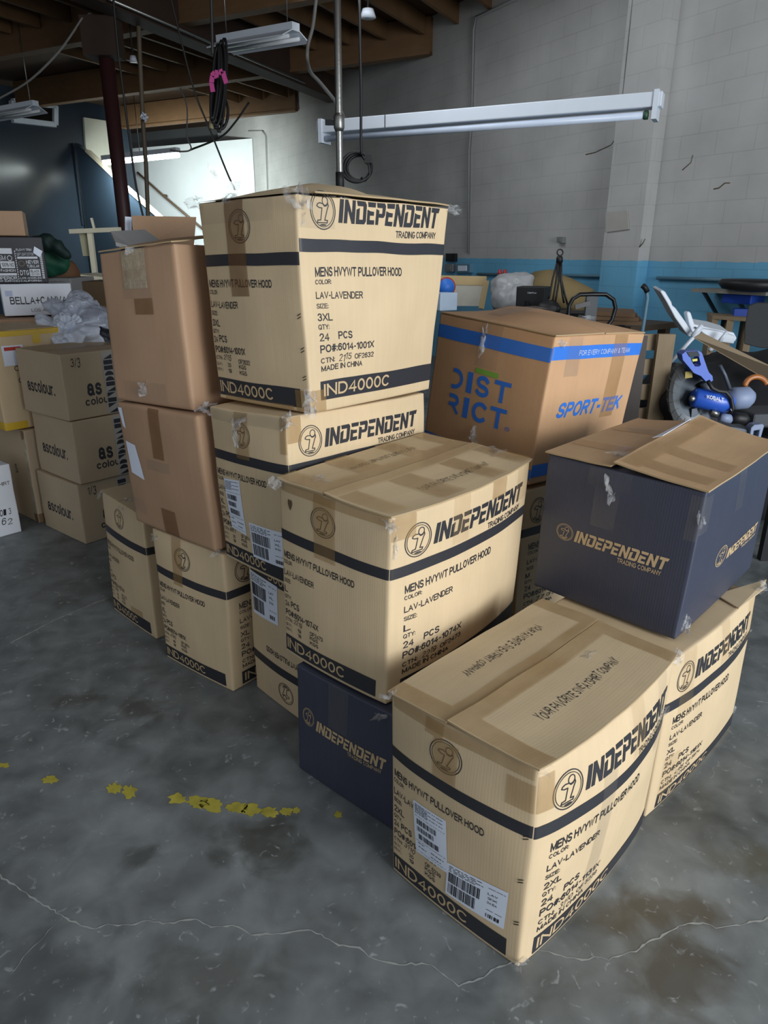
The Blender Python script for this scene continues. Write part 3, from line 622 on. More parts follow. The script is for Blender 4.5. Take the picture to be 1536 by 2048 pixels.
def wallmat(name, lo, hi, zsplit, block=True, rough=.6, dirt=.25):
    m = bpy.data.materials.new(name); m.use_nodes = True; nt = m.node_tree; N = nt.nodes; L = nt.links; b = N['Principled BSDF']
    uv = N.new('ShaderNodeUVMap')
    sx = N.new('ShaderNodeSeparateXYZ'); L.new(uv.outputs[0], sx.inputs[0])
    nz = N.new('ShaderNodeTexNoise'); nz.inputs['Scale'].default_value = 1.1; nz.inputs['Detail'].default_value = 8; L.new(uv.outputs[0], nz.inputs['Vector'])
    n2 = N.new('ShaderNodeTexNoise'); n2.inputs['Scale'].default_value = 9; n2.inputs['Detail'].default_value = 6; L.new(uv.outputs[0], n2.inputs['Vector'])
    ad = N.new('ShaderNodeMath'); ad.operation = 'MULTIPLY_ADD'; ad.inputs[1].default_value = .03; L.new(n2.outputs['Fac'], ad.inputs[0]); L.new(sx.outputs[1], ad.inputs[2])
    gt = N.new('ShaderNodeMath'); gt.operation = 'GREATER_THAN'; gt.inputs[1].default_value = zsplit + .015; L.new(ad.outputs[0], gt.inputs[0])
    mx = N.new('ShaderNodeMix'); mx.data_type = 'RGBA'; mx.inputs[6].default_value = srgb(lo); mx.inputs[7].default_value = srgb(hi); L.new(gt.outputs[0], mx.inputs[0])
    mr = N.new('ShaderNodeMapRange'); mr.inputs[1].default_value = .35; mr.inputs[2].default_value = .75; mr.inputs[3].default_value = 1.06; mr.inputs[4].default_value = 1 - dirt; L.new(nz.outputs['Fac'], mr.inputs[0])
    vm = N.new('ShaderNodeVectorMath'); vm.operation = 'SCALE'; L.new(mx.outputs[2], vm.inputs[0]); L.new(mr.outputs[0], vm.inputs['Scale'])
    out = vm.outputs[0]
    if block:
        br = N.new('ShaderNodeTexBrick'); br.inputs['Scale'].default_value = 1; br.inputs['Brick Width'].default_value = .405; br.inputs['Row Height'].default_value = .203; br.inputs['Mortar Size'].default_value = .005; br.inputs['Mortar Smooth'].default_value = .4
        L.new(uv.outputs[0], br.inputs['Vector'])
        mk = N.new('ShaderNodeMath'); mk.operation = 'MULTIPLY'; L.new(br.outputs['Fac'], mk.inputs[0]); L.new(nz.outputs['Fac'], mk.inputs[1])
        m3 = N.new('ShaderNodeMix'); m3.data_type = 'RGBA'; m3.blend_type = 'MULTIPLY'; m3.inputs[7].default_value = (.74, .74, .74, 1); L.new(mk.outputs[0], m3.inputs[0]); L.new(out, m3.inputs[6]); out = m3.outputs[2]
        bp = N.new('ShaderNodeBump'); bp.invert = True; bp.inputs['Strength'].default_value = .2; bp.inputs['Distance'].default_value = .004; L.new(br.outputs['Fac'], bp.inputs['Height'])
        b2 = N.new('ShaderNodeBump'); b2.inputs['Strength'].default_value = .2; b2.inputs['Distance'].default_value = .01; L.new(n2.outputs['Fac'], b2.inputs['Height']); L.new(bp.outputs[0], b2.inputs['Normal']); L.new(b2.outputs[0], b.inputs['Normal'])
    L.new(out, b.inputs['Base Color']); b.inputs['Roughness'].default_value = rough
    return m
ZB = rwall(1250, 521).z
WM = wallmat('painted_block', (104, 170, 204), (178, 178, 176), ZB)
def wall(name, p, d, n, L, h, th, m, z0=0.):
    """p inner face start, d direction, n pointing into the room"""
    mb = MB(); a = V(p); d = V(d); n = V(n); q = []
    for off in (0, -th):
        for (s, z) in ((0, z0), (L, z0), (L, h), (0, h)): q.append(a + d * s + n * off + V((0, 0, z)))
    uvs = [(s, z) for s, z in ((0, z0), (L, z0), (L, h), (0, h))] * 2
    mb.add(q, [(0, 1, 2, 3) if d.cross(V((0, 0, 1))).dot(n) > 0 else (3, 2, 1, 0), (7, 6, 5, 4), (0, 4, 5, 1), (1, 5, 6, 2), (2, 6, 7, 3), (3, 7, 4, 0)], 0, uvs)
    return struct(mb.build(name, m))
t0 = -7.0
WALLR = wall('wall_right', RN * RWD + RDIR * t0, RDIR, -RN, 26.5 - t0 - 6.2, CEIL, .2, WM)
NAVYW = wallmat('navy_wall_paint', (44, 56, 68), (44, 56, 68), 9, False, .22, .15)
wall('wall_left', LP - LDIR * 20, LDIR, LN, 23.2, CEIL, .2, NAVYW)
PW = onp(508, 320, RN * RWD, RN); PW.z = 0
BKW = wallmat('grey_back_wall', (84, 88, 88), (84, 88, 88), 9, False)
wall('wall_back', PW + JD * 1.6 - BD * 3.0, BD, -JD, 9.0, CEIL, .2, BKW)
WHW = wallmat('white_partition_paint', (212, 218, 220), (212, 218, 220), 9, False, .5, .06)
wall('wall_partition', PW + RN * -.02, BD, -JD, 5.2, 4.05, .12, WHW)
# ceiling deck and timbers
DECK = mat('roof_deck_boards', (74, 52, 34), .8, nscale=3, namt=.35, stretch=(1, 6, 1))
TIMB = mat('old_timber', (108, 80, 52), .75, nscale=4, namt=.25, stretch=(1, 1, 3), bump=.2)
TIMB2 = mat('joist_timber', (104, 76, 46), .75, nscale=4, namt=.3, bump=.2)
DGIR = mat('dark_girder_timber', (52, 36, 26), .8, nscale=4, namt=.3)
mb = MB(); mb.slab((-14, 1.6, CEIL), (26, 0, 0), (0, 24.4, 0), (0, 0, .1)); struct(mb.build('ceiling', DECK))
def wallcut(p, d):  # length along d from p to the right wall
    k = d.dot(RN); return (RWD - p.dot(RN)) / k if abs(k) > 1e-6 else 99
def leftcut(p, d):
    k = d.dot(LN); return (LP - p).dot(LN) / k if abs(k) > 1e-6 else 99
jb = [atz(300, 63, 4.22).dot(JD), atz(420, 168, 4.22).dot(JD)]
sp_ = jb[1] - jb[0]; beams = [jb[0] - sp_, jb[0], jb[1], jb[1] + sp_]
for i, j in enumerate(beams):
    o = JD * j
    e1 = wallcut(o, -BD); e2 = leftcut(o, BD)
    if i == 0: e1, e2 = 4.6, 7
    mb = MB(); a = o - BD * (e1 - .03); b = o + BD * (min(e2, 14) - .03)
    mb.bar(a + V((0, 0, 4.45)), b + V((0, 0, 4.45)), .13, .46)
    mb.bar(a + V((0, 0, 4.235)), b + V((0, 0, 4.235)), .17, .035)
    struct(mb.build('ceiling_beam', TIMB))
for i in range(len(beams)):
    j0 = beams[i] + .1; j1 = (beams[i + 1] - .1) if i + 1 < len(beams) else beams[i] + 2.2
    s = -6.2 if i == 0 else -9
    while s < 10.5:
        s += .61
        p = JD * j0 + BD * s; L = j1 - j0
        c1 = wallcut(p, JD); 
        if c1 < 0: continue
        if c1 < L: L = c1 - .02
        if (p - LP).dot(LN) < .1: continue
        if L < .25: continue
        mb = MB(); mb.bar(p + V((0, 0, 4.575)), p + JD * L + V((0, 0, 4.575)), .055, .235)
        struct(mb.build('ceiling_joist', TIMB2))
g0, g1 = atz(262, 25, 4.12), atz(622, 176, 4.12)
gd = (g1 - g0).normalized(); gn = V((-gd.y, gd.x, 0))
mb = MB(); a = g0 - gd * 3.0 + gn * .14; b = g0 + gd * (wallcut(g0 + gn * .14, gd) - .03) + gn * .14
mb.bar(a + V((0, 0, .26)), b + V((0, 0, .26)), .28, .55); struct(mb.build('ceiling_girder', DGIR))
mb = MB(); mb.tube([g0 - gn * .05 + V((0, 0, .02)) - gd * .4, g1 - gn * .05 + V((0, 0, .02)) - gd * .3], .02, 8); struct(mb.build('trim_1', METAL))
# pilaster on the right wall, conduits
pa, pb = rwall(1237, 400), rwall(1312, 400); pa.z = pb.z = 0
mb = MB(); L = (pb - pa).length; dd = (pb - pa).normalized()
q = [pa - RN * .0, pb, pb - RN * .16, pa - RN * .16]
vs = [p + V((0, 0, z)) for z in (0, CEIL) for p in q]; uvs = [(s, z) for z in (0, CEIL) for s in (0, L, L + .16, .16)]
mb.add(vs, [(0, 1, 5, 4), (1, 2, 6, 5), (2, 3, 7, 6), (3, 0, 4, 7), (4, 5, 6, 7)], 0, uvs); o = mb.build('trim_2', WM)
bm = bmesh.new(); bm.from_mesh(o.data); bmesh.ops.recalc_face_normals(bm, faces=bm.faces); bm.to_mesh(o.data); bm.free(); struct(o)
def wtube(name, pix, r, m, label, cat, off=.03, world=None):
    mb = MB(); mb.tube([rwall(x, y, off) for x, y in pix], r, 8); o = mb.build(name, m)
    if name == 'crack': child(o, WALLR); return o
    return tag(o, label, cat)
GREYP = mat('grey_painted_conduit', (120, 122, 122), .55)
BLUEP = mat('blue_painted_conduit', (92, 128, 146), .5)
wtube('conduit', [(1032, -2), (952, 34), (947, 60), (943, 240), (938, 300), (936, 506)], .016, GREYP, 'grey conduit bending down the right wall behind the long light fixture', 'conduit')
wtube('conduit', [(955, 548), (1160, 551), (1236, 553)], .018, BLUEP, 'blue painted conduit running level along the wall left of the pilaster', 'conduit')
wtube('conduit', [(1314, 556), (1540, 562)], .018, BLUEP, 'blue painted conduit running level along the wall right of the pilaster', 'conduit')
wtube('conduit', [(497, 262), (524, 262), (531, 272), (534, 372), (534, 420)], .014, mat('pale_conduit', (160, 162, 160), .5), 'pale thin conduit at the right end of the white partition', 'conduit')
wtube('crack', [(1246, 250), (1243, 285), (1228, 330)], .006, INKGREY, 'dark crack in the block wall under the end of the light fixture', 'crack', .0)
wtube('crack', [(1243, 262), (1222, 290), (1190, 305), (1172, 309)], .006, INKGREY, 'dark branching crack running left from the wall seam', 'crack', .0)
wtube('crack', [(1386, 310), (1382, 325), (1365, 340)], .005, INKGREY, 'short hooked crack on the wall right of the pilaster', 'crack', .0)
wtube('crack', [(1460, 366), (1450, 366), (1438, 376), (1428, 378)], .006, INKGREY, 'small dark gouge on the upper right wall', 'crack', .0)
wtube('crack', [(1290, 478), (1286, 486), (1279, 494)], .006, INKGREY, 'small dark gouge on the face of the pilaster', 'crack', .16)
mb = MB(); a, b, c_, d = rwall(1234, 426), rwall(1278, 422), rwall(1281, 459), rwall(1236, 465)
mb.prism([p - RN * .165 for p in (a, b, c_, d)], -RN * .012); tag(mb.build('cover_plate', mat('worn_wall_paint', (168, 166, 160), .6)), 'square painted cover plate on the pilaster', 'plate')
def wbox(name, x0, y0, x1, y1, m, label, cat, th=.06, face=None):
    t = thing(name, rwall((x0 + x1) / 2, y1), label, cat); mb = MB()
    p = [rwall(x0, y0), rwall(x1, y0), rwall(x1, y1), rwall(x0, y1)]; mb.prism(p, -RN * th); mb.build('housing', m, t)
    ce = sum(p, V((0, 0, 0))) / 4; mb = MB(); mb.prism([ce + (q - ce) * .62 - RN * th for q in p], -RN * .008); mb.build('cover', face or m, t)
wbox('switch_box', 898, 507, 915, 523, DARKM, 'black switch box on the wall above the blue paint line', 'electrical box')
wbox('outlet_box', 896, 528, 911, 543, GREYP, 'grey outlet box on blue paint, left one of the pair', 'outlet')
wbox('outlet_box', 918, 528, 946, 545, BLUEP, 'blue painted double outlet box below the wall conduit', 'outlet', face=PAPER)
wbox('outlet_box', 1121, 474, 1132, 486, GREYP, 'small grey box on the wall above the hanging black cords', 'outlet')
# left side: half wall of the stair, upper door, window frame, handrail
HP = onp(150, 330, LP, LN); HP.z = 0
def hw(x, y, off=0.): return onp(x, y, HP - JD * off, JD)
cap = [hw(150, 286), hw(172, 303), hw(246, 373), hw(312, 431), hw(405, 512)]
mb = MB(); ftp = [V((cap[0].x, cap[0].y, 0))] + cap + [V((cap[-1].x, cap[-1].y, 0))]
mb.prism(ftp, JD * .12); struct(mb.build('wall_stair', mat('navy_gloss_paint', (52, 66, 80), .3, namt=.06)))
mb = MB()
for a, b in zip(cap[1:], cap[2:]): mb.bar(a + JD * .05 + V((0, 0, .02)), b + JD * .05 + V((0, 0, .02)), .14, .05)
struct(mb.build('trim_3', mat('cream_cap_paint', (224, 214, 190), .5)))
mb = MB(); a = [hw(143, 288), hw(150, 286), hw(168, 450), hw(160, 452)]; mb.prism([p - JD * .0 for p in a], -JD * .05); struct(mb.build('trim_4', mat('navy_batten_paint', (34, 44, 54), .4)))
mb = MB(); mb.prism([onp(x, y, LP + LN * .0, LN) for x, y in ((165, 235), (237, 246), (242, 384), (171, 330))], LN * .05)
struct(mb.build('door_1', mat('beige_door_paint', (196, 194, 178), .6, namt=.05)))
mb = MB(); w0 = [onp(x, y, LP, LN) for x, y in ((22, 203), (107, 212), (107, 250), (22, 240))]; ce = sum(w0, V((0, 0, 0))) / 4
for a, b in zip(w0, w0[1:] + w0[:1]): mb.bar(a + LN * .05, b + LN * .05, .1, .1)
fr = mb.build('window_1', WHITEM); struct(fr)
mb = MB(); mb.prism([ce + (p - ce) * .96 + LN * .01 for p in w0], LN * .02); o = mb.build('pane', mat('dark_glass', (20, 22, 24), .15), fr); struct(o)
def hr(x, y): return onp(x, y, PW - JD * .25, JD)
mb = MB(); mb.tube([hr(275, 345), hr(325, 390), hr(420, 470)], .03, 8)
mb.tube([hr(325, 390), hr(325, 390) + JD * .14], .025, 6); tag(mb.build('stair_handrail', mat('brown_rail', (92, 74, 56), .5)), 'brown pipe handrail sloping down the white stair partition', 'handrail')

# ================================================================== POSTS, PIPES, LIGHTS, CORDS
pp = atz(204, 40, 4.12); pp.z = 0
t = thing('support_post', pp, 'dark red steel post behind the plain brown boxes', 'post')
mb = MB(); mb.tube([pp, pp + V((0, 0, 4.1))], .088, 20); mb.build('shaft', RUST, t)
mb = MB(); mb.slab(pp + V((-.2, -.2, 3.72)), (.4, 0, 0), (0, .3, 0), (0, 0, .4)); mb.build('cap_plate', DGIR, t)
Q = at(680, 374, 4.9); Q.z = 0
t = thing('steel_pipe', Q, 'upright galvanised pipe in front of the long wall light', 'pipe')
mb = MB(); mb.tube([Q, Q + V((0, 0, 4.65))], .022, 14); mb.build('lower_length', METAL, t)
z1 = at(676, 245, 4.9).z
mb = MB(); mb.tube([Q + V((0, 0, z1 - .05)), Q + V((0, 0, z1 - .03)), Q + V((0, 0, z1 + .03)), Q + V((0, 0, z1 + .05))], [.024, .034, .034, .024], 14)
mb.build('coupling', METAL, t)
mb = MB(); mb.bar(Q + V((0, 0, z1)), Q + V((-.085, 0, z1)), .022, .03); mb.build('clamp_screw', DARKM, t)
z2 = at(679, 360, 4.9).z
mb = MB(); mb.tube([Q + V((0, 0, z2 - .1)), Q + V((0, 0, z2)), Q + V((0, 0, z2 + .045))], .027, 14); mb.build('black_tape', BLACKR, t)

def cord(name, pix, Y, r, m, label, cat='cord', group=None):
    pts = [at(x, y, Y if not isinstance(Y, (list, tuple)) else Y[i]) for i, (x, y) in enumerate(pix)]
    fine = []
    for i in range(len(pts) - 1):
        p0, p1, p2, p3 = pts[max(i - 1, 0)], pts[i], pts[i + 1], pts[min(i + 2, len(pts) - 1)]
        for k in range(6):
            t_ = k / 6; fine.append(.5 * ((2 * p1) + (p2 - p0) * t_ + (2 * p0 - 5 * p1 + 4 * p2 - p3) * t_ * t_ + (3 * p1 - p0 - 3 * p2 + p3) * t_ ** 3))
    fine.append(pts[-1]); mb = MB(); mb.tube(fine, r, 6); return tag(mb.build(name, m), label, cat, group)
DCORD = mat('dark_cord', (34, 32, 30), .5); GCORD = mat('grey_cord', (110, 108, 104), .5)
cord('electric_cord', [(719, -30), (720, 80), (722, 180), (722, 280), (724, 310)], 5.6, .010, BLACKR, 'black cord hanging straight down to the coil beside the pipe')
mb = MB()
cc = at(717, 335, 5.6)
for k in range(3):
    n = 28; rr = .105 - .008 * k
    mb.tube([cc + V((-.015 + .01 * k, 0, 0)) + RGT * (math.cos(2 * math.pi * i / n) * rr) + UPV * (math.sin(2 * math.pi * i / n) * rr * 1.02) + V((0, -.02 + .02 * k, 0)) for i in range(n)], .011, 6, closed=True)
mb.tube([at(x, y, 5.55) for x, y in ((724, 312), (738, 330), (740, 350), (730, 361), (722, 355))], .010, 6)
t = thing('cord_coil', cc, 'round coil of black cord hanging beside the pipe', 'cord'); mb.build('loops', BLACKR, t)
mb = MB(); mb.slab(at(729, 326, 5.53), RGT * .05, UPV * .06, V((0, .04, 0))); mb.build('plug', BLACKR, t)
cord('electric_cord', [(634, -20), (626, 50), (616, 90), (615, 120), (622, 145), (640, 165), (672, 205), (690, 240), (694, 257)], [5.2] * 4 + [5.4, 5.6, 6, 6.3, 6.6], .012, GCORD, 'grey cord looping from the ceiling to the long light fixture')
cord('electric_cord', [(226, -10), (236, 100), (250, 210), (262, 300), (272, 370), (288, 440), (298, 480)], 9, .014, DCORD, 'black cord hanging just right of the red post')
t = thing('hanging_conduit', at(285, 430, 10), 'thin brown conduit with a white junction hanging right of the red post', 'conduit')
mb = MB(); mb.tube([at(x, y, 10) for x, y in ((274, -20), (279, 100), (285, 225), (287, 260), (292, 330), (296, 430), (298, 480))], .028, 8); mb.build('tube', mat('brown_conduit', (96, 84, 68), .6), t)
o = crumple(t, at(288, 234, 9.9), .14, 5, name='junction_wrap', m=POLY)
cord('electric_cord', [(340, -10), (362, 80), (388, 180), (420, 260), (452, 340), (470, 380)], 8, .010, DCORD, 'thin dark cord slanting down towards the open top carton')
cord('electric_cord', [(360, 175), (374, 215), (374, 270), (382, 298), (362, 303), (340, 300)], 14, .014, GCORD, 'thin pale wire looping above the lit fluorescent tube')
cord('electric_cord', [(165, 35), (120, 100), (60, 160), (0, 196), (-40, 215)], 9.5, .012, GCORD, 'pale wire sagging across the far left ceiling')
cord('electric_cord', [(498, 205), (470, 245), (440, 275), (380, 300)], 15, .02, DCORD, 'dark cable sagging above the white partition')
cord('electric_cord', [(422, -10), (424, 60), (425, 110)], 6.0, .012, DCORD, 'black strap hanging down to the pink tied cord bundle')
t = thing('cord_bundle', at(435, 250, 6.0), 'bundle of black cord tied with a pink ribbon hanging from the ceiling', 'cord')
mb = MB()
for k in range(5):
    n = 26; cx = 435 + random.uniform(-3, 3); a = .27 + .02 * k; wv = .022 + .010 * (k % 3)
    ce = at(cx - 2 + 2 * k, 168, 6.0)
    mb.tube([ce + RGT * (math.cos(2 * math.pi * i / n) * wv + .05 * -math.sin(2 * math.pi * i / n) * -1 * .4) + UPV * (math.sin(2 * math.pi * i / n) * a) + V((0, .02 * k - .04, 0)) for i in range(n)], .010, 6, closed=True)
for k in range(2):
    ce = at(441 + 3 * k, 224, 5.98); mb.tube([ce + RGT * (math.cos(2 * math.pi * i / 24) * (.055 - .015 * k)) + UPV * (math.sin(2 * math.pi * i / 24) * (.13 - .03 * k)) + V((0, .03 * k, 0)) for i in range(24)], .010, 6, closed=True)
mb.build('cord_loops', BLACKR, t)
PINK = mat('pink_ribbon', (178, 62, 128), .6)
mb = MB()
for pix in ([(424, 152), (430, 145), (438, 146), (446, 142)], [(425, 152), (423, 166), (426, 184)], [(446, 143), (449, 155), (453, 167)], [(430, 146), (434, 156)]):
    pts = [at(x, y, 5.86) for x, y in pix]
    for a, b in zip(pts, pts[1:]): mb.bar(a, b, .012, .032, up=(0, 0, 1) if abs((b - a).z) < .03 else (1, 0, 0))
mb.build('ribbon', PINK, t)
mb = MB(); mb.tube([at(427, 235, 5.95), at(427, 246, 5.95), at(426, 258, 5.95)], [.028, .034, .03], 10); mb.build('socket', mat('ivory_plastic', (176, 168, 130), .5), t)

def shop_light(px, Y, label, w=.13):
    """hanging two lamp fluorescent batten with sloping reflectors; px = left and right end"""
    a, b = at(px[0][0], px[0][1], Y[0]), at(px[1][0], px[1][1], Y[1]); d = (b - a); L = d.length; d.normalize()
    s = V((-d.y, d.x, 0)).normalized(); t = thing('shop_light', (a + b) / 2, label, 'light fixture', 'hanging fluorescent fixtures')
    mb = MB(); mb.slab(a - s * .05, d * L, s * .10, V((0, 0, .07))); mb.build('housing', WHITEM, t)
    for k in (-1, 1):
        mb = MB(); mb.prism([a + s * k * .05, a + s * k * .05 + V((0, 0, .01)), a + s * k * (.05 + w) - V((0, 0, .06)), a + s * k * (.05 + w) - V((0, 0, .07))], d * L); mb.build('reflector', WHITEM, t)
    for k in (-1, 1):
        mb = MB(); mb.tube([a + d * .03 + s * k * .07 - V((0, 0, .05)), b - d * .03 + s * k * .07 - V((0, 0, .05))], .018, 10); mb.build('tube', mat('unlit_tube', (226, 230, 232), .3), t)
    for p in (a + d * .1 * L, b - d * .1 * L):
        mb = MB(); mb.tube([p + V((0, 0, .06)), V((p.x, p.y, CEIL - .13))], .006, 5); mb.build('hanger', METAL, t)
    return t
shop_light(((440, 88), (592, 62)), (8.6, 7.9), 'unlit white shop light hanging under the roof timbers above the top carton')
shop_light(((-30, 230), (72, 212)), (12.2, 11.6), 'unlit white shop light at the far left, in front of a white window frame')
# ceiling mounted lamps seen as small bright shapes
def lamp(px, Y, label, w, h=.05):
    p = at(px[0], px[1], Y); t = thing('ceiling_lamp', p, label, 'lamp')
    mb = MB(); mb.tube([p + V((0, 0, -h / 2)), p + V((0, 0, h / 2))], [w, w * .7], 16); mb.build('lamp_shade', WHITEM, t)
    mb = MB(); mb.tube([p + V((0, 0, h / 2)), V((p.x, p.y, max(p.z + .1, CEIL)))], .012, 6); mb.build('stem', DCORD, t)
lamp((204, 30), 11.2, 'white ceiling lamp behind the top of the red post', .2)
lamp((266, 118), 10.6, 'small white bulb holder among the joists right of the red post', .05, .07)
lamp((736, 27), 9.3, 'white ceiling fixture in the bay above the steel pipe', .09, .08)
# long fixture with bare tube
fa, fb = atz(633, 266, 2.42), atz(1322, 212, 2.42)
fd = (fb - fa); FL = fd.length; fd.normalize(); fs_ = V((-fd.y, fd.x, 0))
t = thing('strip_light', (fa + fb) / 2, 'long white unlit strip light with a bare tube in front of the block wall', 'light fixture')
mb = MB(); mb.slab(fa - fs_ * .0 + V((0, 0, .0)), fd * FL, fs_ * .12, V((0, 0, .085))); bevel(mb.build('housing', WHITEM, t), .006)
mb = MB(); mb.slab(fa - fs_ * .004 + fd * (FL * .235) + V((0, 0, .0)), fd * .004, fs_ * .004, V((0, 0, .085))); mb.build('joint', DARKM, t)
mb = MB(); mb.tube([fa + fd * .07 + fs_ * .03 - V((0, 0, .04)), fb - fd * .09 + fs_ * .03 - V((0, 0, .04))], .022, 12); mb.build('tube', mat('frosted_tube', (206, 218, 236), .35), t)
mb = MB(); mb.tube([fb - fd * .10 + fs_ * .03 - V((0, 0, .04)), fb - fd * .075 + fs_ * .03 - V((0, 0, .04))], .026, 12); mb.build('tube_cap', mat('green_cap', (46, 84, 62), .5), t)
for p in (fa + fd * .02, fb - fd * .05):
    mb = MB(); mb.slab(p - fs_ * .01 - V((0, 0, .07)), fd * .03, fs_ * .14, V((0, 0, .165))); mb.build('end_plate', WHITEM, t)
for k in (.06, .9):
    p = fa + fd * FL * k + fs_ * .06
    mb = MB(); mb.tube([p + V((0, 0, .08)), V((p.x, p.y, CEIL - .02))], .0035, 5); mb.build('hanger', METAL, t)
# lit tube by the stair
la, lb = at(208, 326, 16.6), at(357, 310, 15.8)
ld = (lb - la).normalized(); t = thing('lit_strip_light', (la + lb) / 2, 'glowing fluorescent strip light in front of the white stair partition', 'light fixture')
mb = MB(); mb.bar(la + V((0, 0, .09)), lb + V((0, 0, .09)), .14, .09); mb.build('housing', WHITEM, t)
mb = MB(); mb.tube([la, lb], .05, 10)
EM = mat('lit_tube', (244, 255, 250), .4, emit=22); mb.build('tube', EM, t)
mb = MB(); mb.tube([(la + lb) / 2 + V((0, 0, .1)), V((((la + lb) / 2).x, ((la + lb) / 2).y, CEIL - .13))], .008, 5); mb.build('hanger', METAL, t)
l = bpy.data.lights.new('stair_tube_glow', 'AREA'); l.shape = 'RECTANGLE'; l.size = 1.9; l.size_y = .12; l.energy = 190; l.color = (.9, 1.0, .97)
o = bpy.data.objects.new('stair_tube_glow', l); C.objects.link(o); o.location = (la + lb) / 2 - V((0, 0, .08))
zz = (JD * .75 - V((0, 0, .65))).normalized(); xx = ld; yy = (-zz).cross(xx).normalized()
o.matrix_world = Matrix(((xx.x, yy.x, -zz.x, o.location.x), (xx.y, yy.y, -zz.y, o.location.y), (xx.z, yy.z, -zz.z, o.location.z), (0, 0, 0, 1)))

# ================================================================== THE PILE OF CARTONS
def staples(c, parent, spots, f='L'):
    for u, v in spots:
        for k in (0, .014):
            mb = MB(); q = quad2d(); vs = [(u - .03, v - k), (u, v - k + .011), (u, v - k + .0145), (u - .03, v - k + .0035)]
            lo = [c.F(f, a, b, .001) for a, b in vs]; hi = [c.F(f, a, b, .0018) for a, b in vs]
            mb.add(lo + hi, [(4, 5, 6, 7), (0, 1, 5, 4), (1, 2, 6, 5), (2, 3, 7, 6), (3, 0, 4, 7)]); mb.build('staple', STAPLE, parent)
def carton(key, label, cat='carton', mats=INDM, name='shipping_carton', group=CARTONS, **kw):
    c = Carton(BX[key], **kw); t = thing(name, base(c), label, cat, group); return c, t, MB()

# --- A: near carton, size 2XL
c, t, mb = carton('A', 'nearest tan carton on the floor, size 2XL, two white labels on its left side', bR=.052, bL=.02, bT=.0, seed=1, lo=.4, pk=1.6)
c.body(mb); ind_prints(mb, c, '2XL', '6014-1131X', 'OF 5239', '3110', ('20', '19'), top=-.005); mb.build('carton_body', INDM, t)
shipping_label(c, 'L', t, ((.229, .241), (.497, .261), (.474, .547), (.208, .538)), 11, 'tall', label='tall white shipping label with three barcodes')
shipping_label(c, 'L', t, ((.473, .133), (.898, .16), (.91, .367), (.494, .326)), 12, 'wide', '2X', label='wide white label with a large barcode')
H1 = hand2d('YOUR FAVORITE SWEATSHIRT COMPANY', 5)
seam = .555
flap(c, 'top_flap', t, -.012, 1.012, -.012, seam - .004, lambda u, v: .004 + .012 * max(0, v / seam) ** 2 * (1 - .6 * u), TAN2, [(H1, .225, .785, .225, .285, 0, False)])
flap(c, 'top_flap', t, -.012, 1.012, seam + .004, 1.012, lambda u, v: .004 + .006 * max(0, (1 - v) / (1 - seam)), TAN2, [(hand2d('YOUR FAVORITE SWEATSHIRT COMPANY', 8), .26, .785, .765, .825, 0, True)])
def toptape(c, parent, u0, u1, v0, v1, z, m=TAPE):
    mb = MB(); q = quad2d(14, 6); vs = []
    for x, y in q[0]:
        u, v = u0 + (u1 - u0) * x, v0 + (v1 - v0) * y; vs.append(c.P(u, v, 1.0) + V((0, 0, z + noise.noise(V((u * 5, v * 5, c.seed))) * .002)))
    mb.add(vs, q[1], 0, None, True); return mb.build('packing_tape', m, parent)
def seamtape(c, parent, seam, w0, lift0, lift1, u0=-.005, u1=1.005, m=TAPE):
    toptape(c, parent, u0, u1, seam - w0, seam - .002, lift0, m); toptape(c, parent, u0, u1, seam + .002, seam + w0, lift1, m)
mb = MB()
q = quad2d(16, 6)
for v0, v1 in ((seam - .115, seam - .003), (seam + .003, seam + .075)):
    vs = []
    for x, y in q[0]:
        u, v = -.01 + 1.02 * x, v0 + (v1 - v0) * y
        li = (.004 + .012 * max(0, v / seam) ** 2 * (1 - .6 * u)) if v < seam else (.004 + .006 * max(0, (1 - v) / (1 - seam)))
        vs.append(c.P(u, v, 1.0) + V((0, 0, li + .0062 + noise.noise(V((u * 5, v * 5, c.seed))) * .002)))
    mb.add(vs, q[1], 0, None, True)
for u0, u1 in ((-.01, .075), (.925, 1.01)):
    for va, vb in ((-.01, seam - .115), (seam + .075, 1.01)):
        vs = []
        for x, y in q[0]:
            u, v = u0 + (u1 - u0) * x, va + (vb - va) * y
            li = (.004 + .012 * max(0, v / seam) ** 2 * (1 - .6 * u)) if v < seam else (.004 + .006 * max(0, (1 - v) / (1 - seam)))
            vs.append(c.P(u, v, 1.0) + V((0, 0, li + .0062 + noise.noise(V((u * 5, v * 5, c.seed))) * .002)))
        mb.add(vs, q[1], 0, None, True)
mb.build('packing_tape', TAPE, t)
for a in ((.29, .42, .93, 1.0), (.36, .53, .745, .93)): c.tape('packing_tape', 'L', *a, TAPE, t)
c.tape('packing_tape', 'L', .84, 1.0, .80, .93, TAPE, t); c.tape('packing_tape', 'R', 0, .07, .80, .97, TAPE, t)
c.tape('packing_tape', 'L', 0, .99, .95, 1.0, TAPE, t)
c.tape('packing_tape', 'R', .33, .42, .12, .8, CLEAR, t); c.tape('packing_tape', 'R', .80, .9, .62, 1.0, CLEAR, t); c.tape('packing_tape', 'R', .55, .66, .75, 1.0, FAINT, t)
crumple(t, c.F('R', .86, .80, .006), .09, 4, (.5, .5, 1)); crumple(t, c.P(-.0, 1.0, 1.0), .07, 6); crumple(t, c.P(.72, .42, 1.02), .085, 7, (1, 1, .25)); crumple(t, c.P(.01, .0, .02) + V((-.004, -.008, .012)), .06, 8, (1, 1, .5))
crumple(t, c.P(.03, .02, 1.0), .06, 15, (1, 1, .5))
staples(c, t, [(.985, .68), (.985, .46), (.985, .23)])

